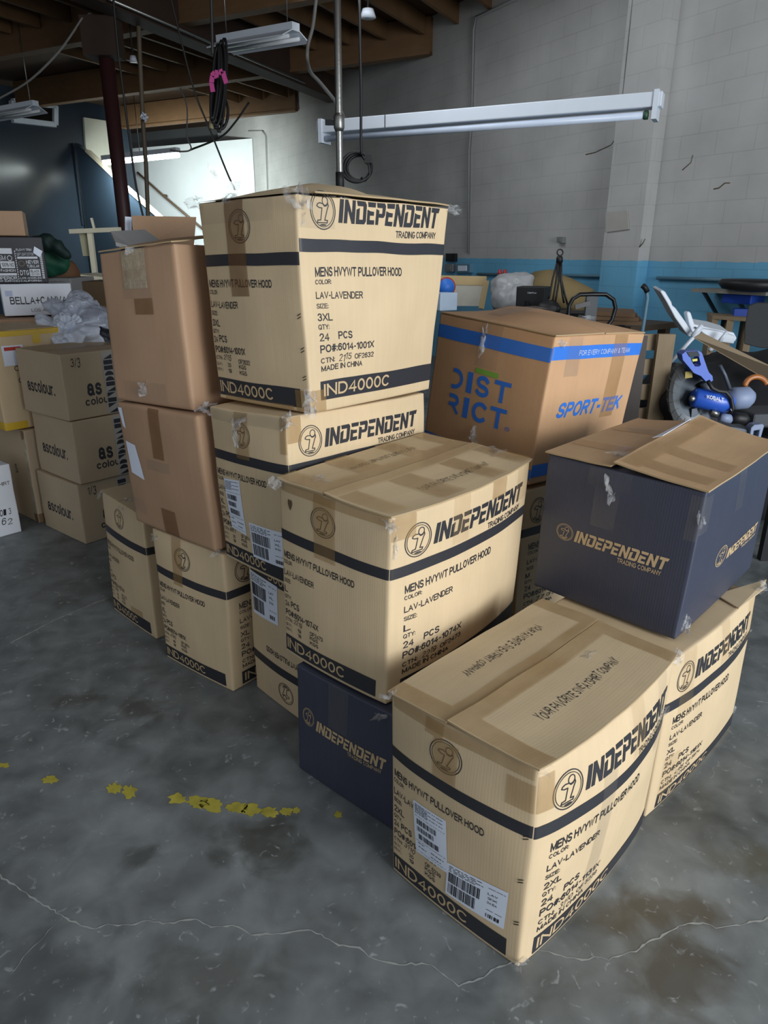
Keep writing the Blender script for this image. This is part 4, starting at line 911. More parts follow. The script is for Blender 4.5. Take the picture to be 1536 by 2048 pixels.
# --- B: carton behind A, size XL
c, t, mb = carton('B', 'tan carton on the floor under the navy box, behind the nearest carton', bR=.03, bL=.0, seed=2)
c.body(mb); ind_prints(mb, c, 'XL', '6014-1161X', 'OF 5974', '4196', L=False, top=.0); mb.build('carton_body', INDM, t)
c.tape('packing_tape', 'R', .10, .22, .62, 1.0, FAINT, t); c.tape('packing_tape', 'R', .06, .2, .10, .36, FAINT, t); c.tape('packing_tape', 'R', .88, 1.0, .7, 1.0, FAINT, t); c.tape('packing_tape', 'R', .5, .6, .75, 1., FAINT, t)
mb = MB(); a, b = c.P(.72, 0, 1), c.P(1.02, 0, 1)
mb.prism([a + V((0, 0, .002)), b + V((.02, 0, .004)), b + V((.05, .05, .012)), c.P(.78, .2, 1) + V((0, 0, .004))], (0, 0, .004)); mb.build('top_flap', TAN2, t)
crumple(t, c.P(1.03, -.02, 1.02), .10, 9, (1, 1, .5)); crumple(t, c.P(1.0, 0, .72), .05, 10, (.6, .6, 1)); crumple(t, c.P(1.0, 0, .14), .05, 16, (.5, .5, 1)); crumple(t, c.P(.05, 0, 1.0), .06, 17)

# --- navy boxes
NAVM = [NAVY, INKTAN]
def navy_prints(mb, c, L=(.13, .255, .43, .55, .265, .87, .445, .53, .575, .85, .40, .433), R=(.276, .42, .35, .50, .43, .90, .365, .435, .66, .9, .33, .352)):
    for f, q in (('L', L), ('R', R)):
        c.mark(mb, f, EMBLEM, *q[0:4], 1); c.mark(mb, f, WORD, *q[4:8], 1); c.mark(mb, f, text2d('TRADING COMPANY', .016), *q[8:12], 1)
c, t, mb = carton('N1', 'navy box with tan lettering on top of the right hand carton', 'box', name='navy_box', bR=.012, bL=.012, seed=3, dent=.0015)
c.body(mb); navy_prints(mb, c); mb.build('box_body', NAVM, t)
KTOP = cardboard('kraft_flap_cardboard', (190, 158, 120))
flap(c, 'top_flap', t, -.012, 1.012, -.014, .545, lambda u, v: .002 + .045 * max(0, (v / .545)) ** 1.6 * (.45 + .55 * u), KTOP, inks=[INK])
flap(c, 'top_flap', t, -.012, 1.012, .56, 1.014, lambda u, v: .002 + .022 * max(0, (1 - v) / .44) ** 1.5 * (.3 + .7 * u), KTOP, inks=[INK])
for f, a in (('L', (.30, .58, .88, 1.0)), ('L', (.36, .52, .60, .88))): c.tape('packing_tape', f, *a, CLEAR, t)
c.tape('packing_tape', 'L', .93, 1., .68, .97, CLEAR, t); c.tape('packing_tape', 'R', 0., .08, .72, .97, CLEAR, t); c.tape('packing_tape', 'R', .40, .5, .72, 1.0, CLEAR, t)
crumple(t, c.F('L', .46, .88, .012), .10, 12, (.8, .8, 1.2)); crumple(t, c.P(0, 0, .82), .05, 13, (.7, .7, 1.5)); crumple(t, c.F('R', .06, .08, .008), .07, 14, (.6, .6, 1.3)); crumple(t, c.P(.15, .56, 1.04), .13, 18, (1.3, 1, .3))
mb = MB(); q = [c.P(u, v, 1.0) + V((0, 0, z)) for u, v, z in ((.42, .50, .052), (.80, .515, .062), (.80, .57, .045), (.42, .565, .04))]
mb.prism(q, (0, 0, .002)); o = mb.build('paper_strip', PAPER, t); o['label'] = 'white paper strip stuck along the top seam'
for a_ in ((.02, .98, .40, .52, .034), (.05, .16, .02, .4, .012), (.30, .42, .02, .4, .016), (.62, .74, .62, .98, .012), (.2, .32, .62, .98, .012)):
    mb = MB(); q = quad2d(12, 12); lf = lambda u, v: (.002 + .045 * max(0, (v / .545)) ** 1.6 * (.45 + .55 * u)) if v < .55 else (.002 + .022 * max(0, (1 - v) / .44) ** 1.5 * (.3 + .7 * u))
    mb.add([c.P(a_[0] + (a_[1] - a_[0]) * x, a_[2] + (a_[3] - a_[2]) * y, 1.) + V((0, 0, lf(a_[0] + (a_[1] - a_[0]) * x, a_[2] + (a_[3] - a_[2]) * y) + .0075)) for x, y in q[0]], q[1], 0, None, True); mb.build('packing_tape', TAPE, t)
c, t, mb = carton('N2', 'navy box with tan lettering on the floor, in shadow under the size L carton', 'box', name='navy_box', bR=.0, bL=.008, seed=4)
c.body(mb); navy_prints(mb, c, L=(.07, .20, .50, .66, .22, .91, .50, .60, .56, .88, .455, .49), R=(.276, .42, .35, .50, .43, .90, .365, .435, .66, .9, .33, .352)); mb.build('box_body', NAVM, t)
c.tape('packing_tape', 'L', .36, .56, .62, 1.0, CLEAR, t); crumple(t, c.F('L', .88, .97, .004), .08, 19, (1, 1, .4))

# --- C: size L carton
c, t, mb = carton('C', 'tan size L carton in the middle of the pile, on the navy floor box', bR=.036, bL=.012, seed=5, lo=.85)
c.body(mb); ind_prints(mb, c, 'L', '6014-1074X', 'OF2473', '2219', ('19', '18')); mb.build('carton_body', INDM, t)
flap(c, 'top_flap', t, -.01, 1.012, -.012, .53, lambda u, v: .001 + .008 * max(0, v / .53) ** 2, TAN2, [(H1, .30, .80, .18, .235, 0, False)], inks=[INKGREY])
flap(c, 'top_flap', t, -.01, 1.012, .54, 1.012, lambda u, v: .001 + .005 * max(0, (1 - v) / .46) ** 2, TAN2, [(hand2d('YOUR FAVORITE SWEATSHIRT COMPANY', 9), .30, .76, .76, .815, 0, True)], inks=[INKGREY])
toptape(c, t, -.005, 1.005, .42, .525, .0155); toptape(c, t, -.005, 1.005, .545, .66, .0125)
for u0, u1 in ((0, .10), (.28, .42), (.62, .74), (.9, 1.0)): toptape(c, t, u0, u1, 0, .42, .0125); toptape(c, t, u0, u1, .66, 1., .0115)
c.tape('packing_tape', 'L', .36, .56, .66, 1.0, TAPE, t); c.tape('packing_tape', 'R', 0, .12, .88, 1., TAPE, t); c.tape('packing_tape', 'R', .34, .45, .75, 1., FAINT, t); c.tape('packing_tape', 'R', .86, 1., .8, 1., FAINT, t); c.tape('packing_tape', 'R', .62, .74, .9, 1., TAPE, t)
c.tape('packing_tape', 'L', .0, .99, .955, 1.0, TAPE, t)
crumple(t, c.P(-.03, .98, .99), .06, 21); crumple(t, c.P(0, 0, .97), .07, 22, (.8, .8, 1)); crumple(t, c.P(.95, .3, 1.02), .09, 23, (1.5, 1.5, .3)); crumple(t, c.P(.1, .75, 1.02), .08, 25, (1.4, 1.4, .3)); crumple(t, c.F('R', .01, .86, .004), .05, 26, (.5, .5, 1.6))
mb = MB(); hc = c.F('L', .12, .90, .003); mb.prism([hc + (c.F('L', .12 + .022 * math.cos(a), .90 + .025 * math.sin(a) * (1 + .4 * math.sin(3 * a)), .002) - hc) for a in [i * math.pi / 6 for i in range(12)]], (.0005, -.0008, 0)); o = mb.build('torn_hole', DARKB, t)

# --- E: open 3XL carton on top
c, t, mb = carton('E', 'tan size 3XL carton with open flaps, top of the tallest stack', bR=.015, bL=.012, seed=6, dent=.004)
c.body(mb, faces='RLBKQ'); ind_prints(mb, c, '3XL', '6014-1001X', 'OF2632', '2115', ('20', '19'), top=.09, lt=.018); 
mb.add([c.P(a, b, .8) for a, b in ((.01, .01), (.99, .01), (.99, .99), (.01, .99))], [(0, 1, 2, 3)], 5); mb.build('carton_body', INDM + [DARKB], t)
def eflap(u0, u1, v0, v1, ax, name='top_flap'):
    pass
HJ = c.P
mb = MB(); n = 14; top = []; uvs = []
for j in range(n + 1):
    for i in range(n + 1):   # left flap, hinged on the left side, rising towards the middle
        y, x = j / n, i / n
        p = c.P(x * .44, y, 1.0) + V((0, 0, .002 + .052 * x ** .8 * (1 - abs(2 * y - 1.1)) + .014 * x + .004 * math.sin(9 * y) * x)); top.append(p); uvs.append((y * .4, x * .3))
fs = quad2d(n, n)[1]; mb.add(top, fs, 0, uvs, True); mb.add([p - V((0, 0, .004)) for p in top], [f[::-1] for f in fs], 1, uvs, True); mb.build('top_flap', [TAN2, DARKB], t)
flap(c, 'top_flap', t, .10, 1.0, .0, .50, lambda u, v: .006 + .030 * (1 - abs(2 * min(1, max(0, (u - .0))) - 1.0)) * (max(0, v) / .5) ** .8, TAN2, [(H1, .3, .8, .2, .26, 0, False)], inks=[INKGREY])
flap(c, 'top_flap', t, .10, 1.0, .52, 1.0, lambda u, v: .006 + .02 * (1 - abs(2 * u - 1)) * (max(0, 1 - v) / .48) ** .8, TAN2)
c.tape('packing_tape', 'L', .30, .50, .55, 1.0, BTAPE, t); c.tape('packing_tape', 'L', .0, .8, .90, 1.0, CLEAR, t); c.tape('packing_tape', 'R', 0, .10, .0, .11, TAPE, t); c.tape('packing_tape', 'L', .87, 1, .0, .11, TAPE, t); c.tape('packing_tape', 'L', .08, .84, .0, .025, TAPE, t)
c.tape('packing_tape', 'R', .0, .2, .86, 1.0, CLEAR, t)
crumple(t, c.P(0, 0, .99), .11, 31, (.9, .9, 1.2)); crumple(t, c.P(-.02, 1.0, 1.0), .08, 32); crumple(t, c.P(1.03, -.02, .99), .08, 33, (1.3, 1.3, .6)); crumple(t, c.P(0, 0, .06), .09, 34, (.8, .8, 1.2)); crumple(t, c.P(.05, .05, .9), .08, 35, (.9, .9, 1.2)); crumple(t, c.P(.0, .65, 1.01), .09, 36, (1.2, 1.2, .5))
mb = MB(); s0, s1 = at(480, 372, 2.4), at(414, 330, 2.35); n = 10; vs = []
for i in range(n):
    f_ = i / (n - 1); p = s0.lerp(s1, f_) + V((0, 0, -.02 * math.sin(math.pi * f_))); w = .014 * (1 - .4 * f_)
    vs += [p + V((.3, .2, 1)).normalized() * w, p - V((.3, .2, 1)).normalized() * w + noise.noise_vector(p * 30) * .008]
mb.add(vs, [(2 * i, 2 * i + 1, 2 * i + 3, 2 * i + 2) for i in range(n - 1)], 0, None, True); mb.build('tape_tail', film('tape_tail_film', (206, 208, 206), .6, .1, .8, 60), t)
staples(c, t, [(.985, .465), (.985, .31), (.985, .175)])

# --- F: second tier
c, t, mb = carton('F', 'tan carton directly under the open top carton, with two white labels', bR=.008, bL=.012, seed=7)
c.body(mb); ind_prints(mb, c, 'XL', '6014-1161X', 'OF 5974', '881', ('20', '19')); mb.build('carton_body', INDM, t)
shipping_label(c, 'L', t, ((.165, .24), (.40, .225), (.365, .58), (.13, .565)), 13, 'tall', label='tall white shipping label with three barcodes')
shipping_label(c, 'L', t, ((.47, .10), (.93, .11), (.93, .335), (.455, .325)), 14, 'wide', 'XL', label='wide white label with a large barcode')
c.tape('packing_tape', 'L', .36, .54, .72, 1.0, TAPE, t); c.tape('packing_tape', 'L', 0, 1, .93, 1., CLEAR, t); c.tape('packing_tape', 'R', 0, .08, .86, 1., TAPE, t); c.tape('packing_tape', 'L', .93, 1., .8, 1., TAPE, t)
crumple(t, c.P(-.01, 1.02, .99), .09, 41, (1.2, 1.2, .6)); crumple(t, c.F('L', .44, .95, .004), .10, 42, (.9, .9, 1)); crumple(t, c.P(0, 0, .98), .07, 43); crumple(t, c.F('L', .4, .84, .004), .07, 44, (.5, .5, 1.2))

# --- G: upside down carton on the floor
c, t, mb = carton('G', 'upside down tan carton on the floor, between the XL carton and the navy floor box', bR=.0, bL=.012, seed=8)
c.body(mb)
T = lambda s, b=.02: text2d(s, b)
c.mark(mb, 'L', quad2d(40, 3), .0, 1., .26, .32, 1); c.mark(mb, 'L', EMBLEM, .44, .67, .06, .215, 1, rot=True); c.mark(mb, 'L', T('MENS HVYWT PULLOVER HOOD'), .27, .97, .375, .415, 1, rot=True)
c.mark(mb, 'L', quad2d(40, 3), .05, .98, .88, .985, 1); c.mark(mb, 'L', T('IND4000C', .012), .35, .97, .90, .965, 2, rot=True, e=.0018)
mb.build('carton_body', INDM, t)
shipping_label(c, 'L', t, ((.06, .60), (.50, .62), (.50, .885), (.03, .90)), 16, 'wide', 'XL', label='white label with a large barcode')

# --- K and J: floor cartons at the left
c, t, mb = carton('K', 'tan size XL carton on the floor under the lower plain brown box', bR=.02, bL=.015, seed=9)
c.body(mb); ind_prints(mb, c, 'XL', '6014-1161X', 'OF 5974', '4190', ('19', '18'), lt=.0); mb.build('carton_body', INDM, t)
c.tape('packing_tape', 'L', .30, .44, .66, 1., TAPE, t); crumple(t, c.P(0, .05, 1), .06, 51); crumple(t, c.P(0, .95, .95), .06, 52)
c, t, mb = carton('J', 'tan carton with faded print on the floor, leftmost of the middle pile', bR=.01, bL=.012, seed=10)
c.body(mb); ind_prints(mb, c, 'L', '6014-1074X', 'OF2473', '130', ('19', '18'), faded=True); mb.build('carton_body', INDM, t)
flap(c, 'top_flap', t, -.005, 1.0, .0, .5, lambda u, v: .001 , TAN2, th=.003); flap(c, 'top_flap', t, -.005, 1.0, .51, 1.0, lambda u, v: .001, TAN2, th=.003)
c.tape('packing_tape', 'L', .52, .78, .12, .17, TAPE, t); crumple(t, c.P(0, 1, .97), .06, 53); crumple(t, c.P(.02, .45, .99), .08, 54)

# --- P1 and P2: plain brown boxes
c, t, mb = carton('P2', 'plain brown box with strips of white paper, under the taller open brown box', 'box', name='brown_box', bR=.005, bL=.012, seed=11, r=.012)
c.body(mb); mb.build('box_body', [BROWN], t)
for q, lb in ((((.075, .44), (.26, .41), (.20, .685), (.06, .70)), 'white paper strip on the lower left'), (((.055, .82), (.095, .80), (.07, .965), (.015, .965)), 'narrow white paper strip on the upper left')):
    mb = MB(); c.mark(mb, 'L', quad2d(4, 4), 0, 0, 0, 0, 0, e=.002, quad=q); o = mb.build('paper_strip', PAPER, t); o['label'] = lb
c.tape('packing_tape', 'L', .43, .57, .62, 1.0, BTAPE, t); c.tape('packing_tape', 'L', .33, .62, .52, .6, CLEAR, t); c.tape('packing_tape', 'L', .42, .6, .0, .22, BTAPE, t); c.tape('packing_tape', 'L', .0, .2, .1, .22, CLEAR, t)
c, t, mb = carton('P1', 'tall open plain brown box at the left of the pile', 'box', name='brown_box', bR=.005, bL=.008, seed=12, r=.012)
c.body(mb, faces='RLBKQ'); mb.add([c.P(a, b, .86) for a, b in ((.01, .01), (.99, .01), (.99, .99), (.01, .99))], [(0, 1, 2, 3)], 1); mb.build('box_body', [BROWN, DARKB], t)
flap(c, 'top_flap', t, -.005, .42, .02, .99, lambda u, v: .001 + .06 * max(0, u) + .012 * math.sin(3.1 * v) * u, BROWN)
c.tape('packing_tape', 'L', .30, .68, .70, 1.0, CLEAR, t); c.tape('packing_tape', 'L', .44, .68, .60, .7, BTAPE, t); c.tape('packing_tape', 'L', .15, .72, .02, .15, CLEAR, t); c.tape('packing_tape', 'L', .33, .64, .76, 1.0, film('dusty_tape', (196, 184, 156), .5, .3, .5, 60), t)
crumple(t, c.F('L', .5, .99, .004), .07, 61, (1, 1, .5)); crumple(t, c.F('L', .45, .1, .004), .09, 62, (.8, .8, 1.2))
mb = MB(); a, b = at(254, 474, 2.75), at(392, 474, 2.95); mb.prism([at(264, 431, 2.78), at(392, 434, 3.0), at(386, 505, 2.95), at(268, 505, 2.72)], (.0, .005, 0)); mb.build('raised_flap', BROWN, t)
mb = MB(); mb.prism([at(250, 433, 2.85), at(263, 434, 2.86), at(264, 500, 2.8), at(250, 500, 2.8)], (0, .003, 0)); tag(mb.build('paper_sheet', PAPER), 'white sheet standing in the open brown box', 'paper')
mb = MB(); mb.prism([at(222, 470, 2.62), at(290, 466, 2.7), at(318, 486, 2.66), at(262, 500, 2.55), at(232, 492, 2.52)], (0, 0, .012)); tag(mb.build('grey_mailer', GREYB), 'grey mailer sticking out of the open brown box', 'mailer')

# --- M and D: blue lettered box on a tan carton on a pallet
c, t, mb = carton('M', 'tan size M carton in shadow under the blue lettered box', bR=.015, bL=.0, seed=13)
c.body(mb); ind_prints(mb, c, 'M', '6014-1041X', 'OF2473', '77', L=False, bot=False); mb.build('carton_body', INDM, t)
g = c.c; cx = base(c); rd = (g['BR'] - g['BF']).normalized(); ldv = (g['BL'] - g['BF']).normalized()
t = thing('wooden_pallet', V((cx.x, cx.y, 0)), 'low wooden pallet under the size M carton', 'pallet'); o0 = V((g['BF'].x, g['BF'].y, 0)) - rd * .02 - ldv * .0
for i in range(5): mb = MB(); mb.slab(o0 + rd * (.15 * i) + V((0, 0, .102)), rd * .09, ldv * .42, V((0, 0, .02))); mb.build('deck_board', WOOD, t)
for i in range(3): mb = MB(); mb.slab(o0 + ldv * (.18 * i), rd * .69, ldv * .05, V((0, 0, .102))); mb.build('stringer', WOOD, t)
c, t, mb = carton('D', 'brown box with blue band and blue lettering, leaning behind the size L carton', 'box', name='brown_box', bR=.01, bL=.01, bT=.03, seed=14)
c.body(mb)
c.mark(mb, 'L', quad2d(40, 3), 0, 1, .838, .93, 1); c.mark(mb, 'R', quad2d(40, 3), 0, 1, .853, .94, 1); c.mark(mb, 'L', quad2d(40, 3), 0, 1, .03, .105, 1); c.mark(mb, 'R', quad2d(40, 3), 0, 1, .05, .14, 1)
c.mark(mb, 'R', T('FOR EVERY COMPANY & TEAM', .01), .262, .845, .876, .91, 2, e=.0018)
for w, u0, v0 in (('}IST', .222, .497), ('{ICT', .220, .310)):
    us = {'}': (.0, .15), '{': (.0, .145), 'I': (.205, .275), 'S': (.325, .50), 'C': (.325, .515), 'T': (.56, .76)}
    for ch in w:
        a, b = us[ch]; k_ = .69; c.mark(mb, 'L', text2d(ch, .035), u0 + a * k_, u0 + b * k_, v0, v0 + .15, 1)
c.mark(mb, 'L', ring2d(.5, .5, .5, .5, .1, 20), .745, .785, .315, .345, 1); c.mark(mb, 'L', T('R', .0), .757, .775, .322, .338, 1)
c.mark(mb, 'R', text2d('SPORT-TEK', .04, .35), .14, .895, .458, .565, 1)
mb.build('box_body', [KRAFT, INKBLUE, INKPALE], t)
flap(c, 'top_flap', t, -.005, .50, -.006, 1.0, lambda u, v: .002 - .012 * (1 - min(1, u * 2)) * 0 + .004 * u, KRAFT)
flap(c, 'top_flap', t, .52, 1.0, .0, 1.0, lambda u, v: .002 + .03 * max(0, v - .3) * (1 - abs(2 * (u - .52) / .48 - 1)) , KRAFT)
c.tape('packing_tape', 'L', .40, .60, .70, 1., CLEAR, t); c.tape('packing_tape', 'R', .64, .80, .42, 1., TAPE, t); c.tape('packing_tape', 'R', .14, .28, .74, 1., CLEAR, t); toptape(c, t, .0, .5, .44, .56, .03, BTAPE)
o = c.tape('label_strip', 'L', .426, .626, .655, .69, mat('green_tape', (126, 176, 72), .5), t); o['label'] = 'narrow green tape strip'
crumple(t, c.F('L', .46, .86, .006), .12, 71, (.5, .5, 1.6)); crumple(t, c.F('L', .52, .20, .006), .10, 72, (.8, .8, 1.4)); crumple(t, c.P(.9, .4, 1.03), .1, 73, (1, 1, .3)); crumple(t, c.F('R', .06, .97, .004), .05, 74)

# ================================================================== LEFT BACKGROUND BOXES
def boxat(BF, yaw, w, d, h, **kw):
    a = math.radians(yaw); R_ = V((math.cos(a), math.sin(a), 0)); L_ = V((-math.sin(a), math.cos(a), 0)); F_ = V(BF); Z = V((0, 0, h))
    k = {'BF': F_, 'BL': F_ + L_ * w, 'BR': F_ + R_ * d, 'BB': F_ + L_ * w + R_ * d}
    k.update({'T' + n[1]: p + Z for n, p in list(k.items())}); return Carton(k, **kw)
PATT = [(0, .0, 1, .5), ]
def zig_tape(c, parent, u0, u1):
    mb = MB(); c.mark(mb, 'R', quad2d(2, 10), u0, u1, 0, 1, 0, e=.0015)
    rnd = random.Random(c.seed); v = .02
    while v < .95:
        h = .085; k = rnd.randrange(4); a, b = u0 + .1 * (u1 - u0), u1 - .1 * (u1 - u0)
        if k == 0: pol = [(a, v), (b, v), (b, v + h * .8), (a, v + h * .8)]
        elif k == 1: pol = [(a, v), (b, v), (b, v + h * .8)]
        elif k == 2: pol = [(a, v), (b, v + h * .8), (a, v + h * .8)]
        else: pol = [(a + (b - a) * (.5 - .5 * math.cos(x)), v + h * .8 * math.sin(x)) for x in [i * math.pi / 8 for i in range(9)]][::-1]
        geo = (pol, [tuple(range(len(pol)))]); c.mark(mb, 'R', geo, 0, 1, 0, 1, 1, e=.0025); v += h
    return mb.build('printed_tape', [SILVERB, INK], parent)
labs = ('pale tan lettered box marked 3/3, top of the stack of three at the left', 'pale tan lettered box in the middle of the three box stack at the left', 'pale tan lettered box marked 1/3 on the floor, bottom of the stack of three')
tops = [1.055, .703, .351]
for i in range(3):
    off = (0, .01, -.01)[i]
    c = boxat((-1.668 + off, 3.66, tops[i] - .3505), 51 + (1.5, -1, 0)[i], .46, .47, .348, bR=.006, bL=.006, seed=20 + i, r=.006)
    t = thing('lettered_box', base(c), labs[i], 'box', 'stack of three pale tan boxes'); mb = MB(); c.body(mb, n=12)
    c.mark(mb, 'L', text2d('ascolour.', .012), .18, .80, .36, .56, 1); c.mark(mb, 'R', text2d('as', .03), .26, .44, .33, .53, 1); c.mark(mb, 'R', text2d('colour', .015), .22, .56, .19, .31, 1)
    if i != 1: c.mark(mb, 'R', hand2d('3/3' if i == 0 else '1/3', 6), .11, .23, .80, .94, 2)
    mb.build('box_body', [GREYTAN, INK, PEN], t); zig_tape(c, t, .49, .63)
    if i == 0: c.tape('packing_tape', 'T', 0, 1, .4, .6, TAPE, t)
c = boxat((-2.17, 3.95, .578), 50, .50, .42, .555, bR=.006, bL=.006, seed=24)
t = thing('tan_box', base(c), 'tan box edged with yellow tape behind the lettered stack', 'box'); mb = MB(); c.body(mb, n=10)
for i, q in enumerate(('COLOUR', 'QTY', 'N.W.', 'G.W.')): c.mark(mb, 'R', T(q, .01), .24 + .03 * i, .24 + .03 * i + .075 * len(q), .60 - .125 * i, .655 - .125 * i, 1)
mb.build('box_body', [TAN, INKGREY], t)
for f, a in (('L', (0, 1, .95, 1)), ('R', (0, 1, .95, 1)), ('R', (.55, .66, .86, .95)), ('L', (.85, 1, .0, .09)), ('R', (0, .3, .0, .08)), ('R', (.93, 1, .84, .95)), ('T', (0, 1, 0, .05))): c.tape('yellow_tape', f, *a, YTAPE, t)
mb = MB(); c.mark(mb, 'R', quad2d(4, 4), .12, .40, .66, .86, 0, e=.003); c.mark(mb, 'R', quad2d(), .15, .37, .81, .845, 1, e=.0035); o = mb.build('document_pouch', [PAPER, mat('red_print', (186, 58, 48), .5)], t); o['label'] = 'white document pouch with a red heading'
c = boxat((-2.09, 3.985, 0), 50, .58, .42, .572, bR=.004, bL=.004, seed=25)
t = thing('tan_box', base(c), 'tan box on the floor under the yellow taped box', 'box'); mb = MB(); c.body(mb, n=10); c.mark(mb, 'L', T('S', .01), .66, .72, .50, .60, 1); mb.build('box_body', [GREYTAN, INKGREY], t)
c.tape('packing_tape', 'L', .94, 1, .0, 1, film('pale_tape', (206, 196, 170), .7, .2, .3), t); c.tape('packing_tape', 'L', .93, 1, .0, .1, BTAPE, t); c.tape('packing_tape', 'R', 0, .2, .0, .1, BTAPE, t); c.tape('packing_tape', 'L', .93, 1, .9, 1, BTAPE, t)
p = atz(44, 1063, 0); ya = math.radians(50); dR = V((math.cos(ya), math.sin(ya), 0))
c = boxat(p - dR * .5, 50, .34, .5, .415, bR=.004, bL=.0, seed=26)
t = thing('white_box', base(c), 'white box on the floor at the far left edge', 'box'); mb = MB(); c.body(mb, n=10)
c.mark(mb, 'R', T('SWEATSHIRT', .01), .62, .97, .72, .77, 1); c.mark(mb, 'R', hand2d('No. 3', 7), .76, .93, .30, .40, 2); c.mark(mb, 'R', hand2d('62', 5), .80, .93, .16, .25, 2); mb.build('box_body', [WHITEB, INKGREY, PEN], t)
# support carton behind
c = boxat((-2.66, 4.62, 0), 9, .42, .66, 1.14, seed=27, bR=.0, bL=0)
t = thing('brown_box', base(c), 'large brown box behind the yellow taped box, under the white lettered box', 'box'); mb = MB(); c.body(mb, n=8); mb.build('box_body', [BROWN], t)
# white lettered box
def facebox(pBL, pBR, pTR, depth, h, seed):
    """box whose camera-facing side has given bottom corners"""
    a, b = V(pBL), V(pBR); b.z = a.z; dr = (b - a).normalized(); bk = V((-dr.y, dr.x, 0)) * depth
    k = {'BF': a, 'BR': b, 'BL': a + bk, 'BB': b + bk}; k.update({'T' + n[1]: q + V((0, 0, h)) for n, q in list(k.items())}); return Carton(k, bR=.003, bL=0, seed=seed)
a = at(12, 644, 4.75); b = at(150, 632, 4.95); a.z = b.z = 1.15
c = facebox(a, b, None, .35, .20, 28); t = thing('white_box', base(c), 'white lettered box among plastic bags at the left', 'box'); mb = MB(); c.body(mb, n=8)
c.mark(mb, 'R', T('BELLA+CANVAS', .02), .10, 1.02 * .97, .36, .60, 1); c.mark(mb, 'R', T('LOS ANGELES', .0), .38, .86, .12, .22, 2); c.mark(mb, 'R', quad2d(), .05, .15, .62, .80, 3); mb.build('box_body', [WHITEB, INK, INKGREY, INKPALE], t)
a2 = at(-40, 590, 4.72); b2 = at(101, 587, 4.92); a2.z = b2.z = 1.352
c = facebox(a2, b2, None, .34, .285, 29); t = thing('black_box', base(c), 'black box printed with white lettering at the far left', 'box'); mb = MB(); c.body(mb, n=8)
def blk(u0, u1, v0, v1, m=1): c.mark(mb, 'R', quad2d(), u0, u1, v0, v1, m, e=.0012)
def tx(s, u0, u1, v0, v1, m=1, b=.02, e=.0022): c.mark(mb, 'R', T(s, b), u0, u1, v0, v1, m, e=e)
blk(.28, .54, .64, .76); tx('PRISM', .24, .44, .50, .61, 1, .0); c.mark(mb, 'R', ring2d(.5, .5, .5, .5, .12, 18), .46, .53, .49, .61, 1); tx('USA', .22, .34, .38, .48); blk(.355, .55, .33, .48); tx('100% NO', .37, .54, .36, .45, 2, .01, .003); tx('BEST FASHION', .2, .55, .25, .31); blk(.25, .56, .17, .22); tx('SUPERIOR', .24, .56, .08, .155); tx('PRINT SURFACE', .24, .56, .03, .07)
tx('FLOWY TRIM', .60, .82, .70, .75); tx('SOFT LIGHT COTTON', .60, .84, .60, .66, 1, .0); blk(.60, .89, .535, .58); c.mark(mb, 'R', ring2d(.5, .5, .5, .5, .2, 18), .60, .70, .36, .50, 3); tx('NEVER', .715, .90, .42, .50); tx('TUBULAR', .72, .90, .34, .40); tx('DTG', .61, .74, .17, .28); blk(.75, .905, .15, .31); tx('BLACK', .765, .89, .23, .29, 2, .02, .003); tx('HEATHER', .765, .89, .17, .215, 2, .0, .003); tx('LOS ANGELES', .60, .91, .09, .13); tx('CALIFORNIA', .60, .91, .03, .07)
for i in range(14): blk(.925, .96, .10 + i * .04, .125 + i * .04); blk(.572, .585, .03 + i * .05, .06 + i * .05)
mb.build('box_body', [BLACKB, INKWHITE, INK, INKGREY], t)
mb = MB(); c.mark(mb, 'R', quad2d(2, 2), 0, 0, 0, 0, 0, e=.004, quad=((.84, .66), (.93, .56), (.98, .70), (.87, .80))); o = mb.build('sticker', PAPER, t); o['label'] = 'tilted white sticker'
a3 = at(-40, 495, 4.80); b3 = at(55, 493, 4.9); a3.z = b3.z = 1.642
c = facebox(a3, b3, None, .25, .15, 30); t = thing('brown_box', base(c), 'small brown box on top of the black printed box', 'box'); mb = MB(); c.body(mb, n=6); mb.build('box_body', [BROWN], t)
a4 = at(-60, 648, 4.85); b4 = at(10, 646, 4.95); a4.z = b4.z = 1.15
# boxes behind
a = at(92, 592, 5.5); b = at(143, 590, 5.5); zt = at(120, 556, 5.5).z
def ground_box(a, b, zt, depth, m, name, label, marks=None, seed=31):
    a = V((a.x, a.y, 0)); b = V((b.x, b.y, 0)); c = facebox(a, b, None, depth, zt, seed); t = thing(name, base(c), label, 'box'); mb = MB(); c.body(mb, n=8)
    if marks: marks(mb, c)
    mb.build('box_body', m, t); return c, t
def mk(mb, c): c.mark(mb, 'R', T('LOS ANGELES', .02), .0, .86, .955, .985, 1); c.mark(mb, 'R', T('APPAREL', .02), .0, .40, .905, .935, 1)
ground_box(at(70, 600, 5.5), at(146, 596, 5.5), zt, .45, [GREYB, INK], 'grey_box', 'grey lettered box behind the white lettered box', mk, 32)
ground_box(at(160, 610, 5.7), at(230, 608, 5.7), at(180, 564, 5.6).z, .45, [DARKB], 'dark_brown_box', 'dark brown box between the grey lettered box and the tall brown box', None, 33)
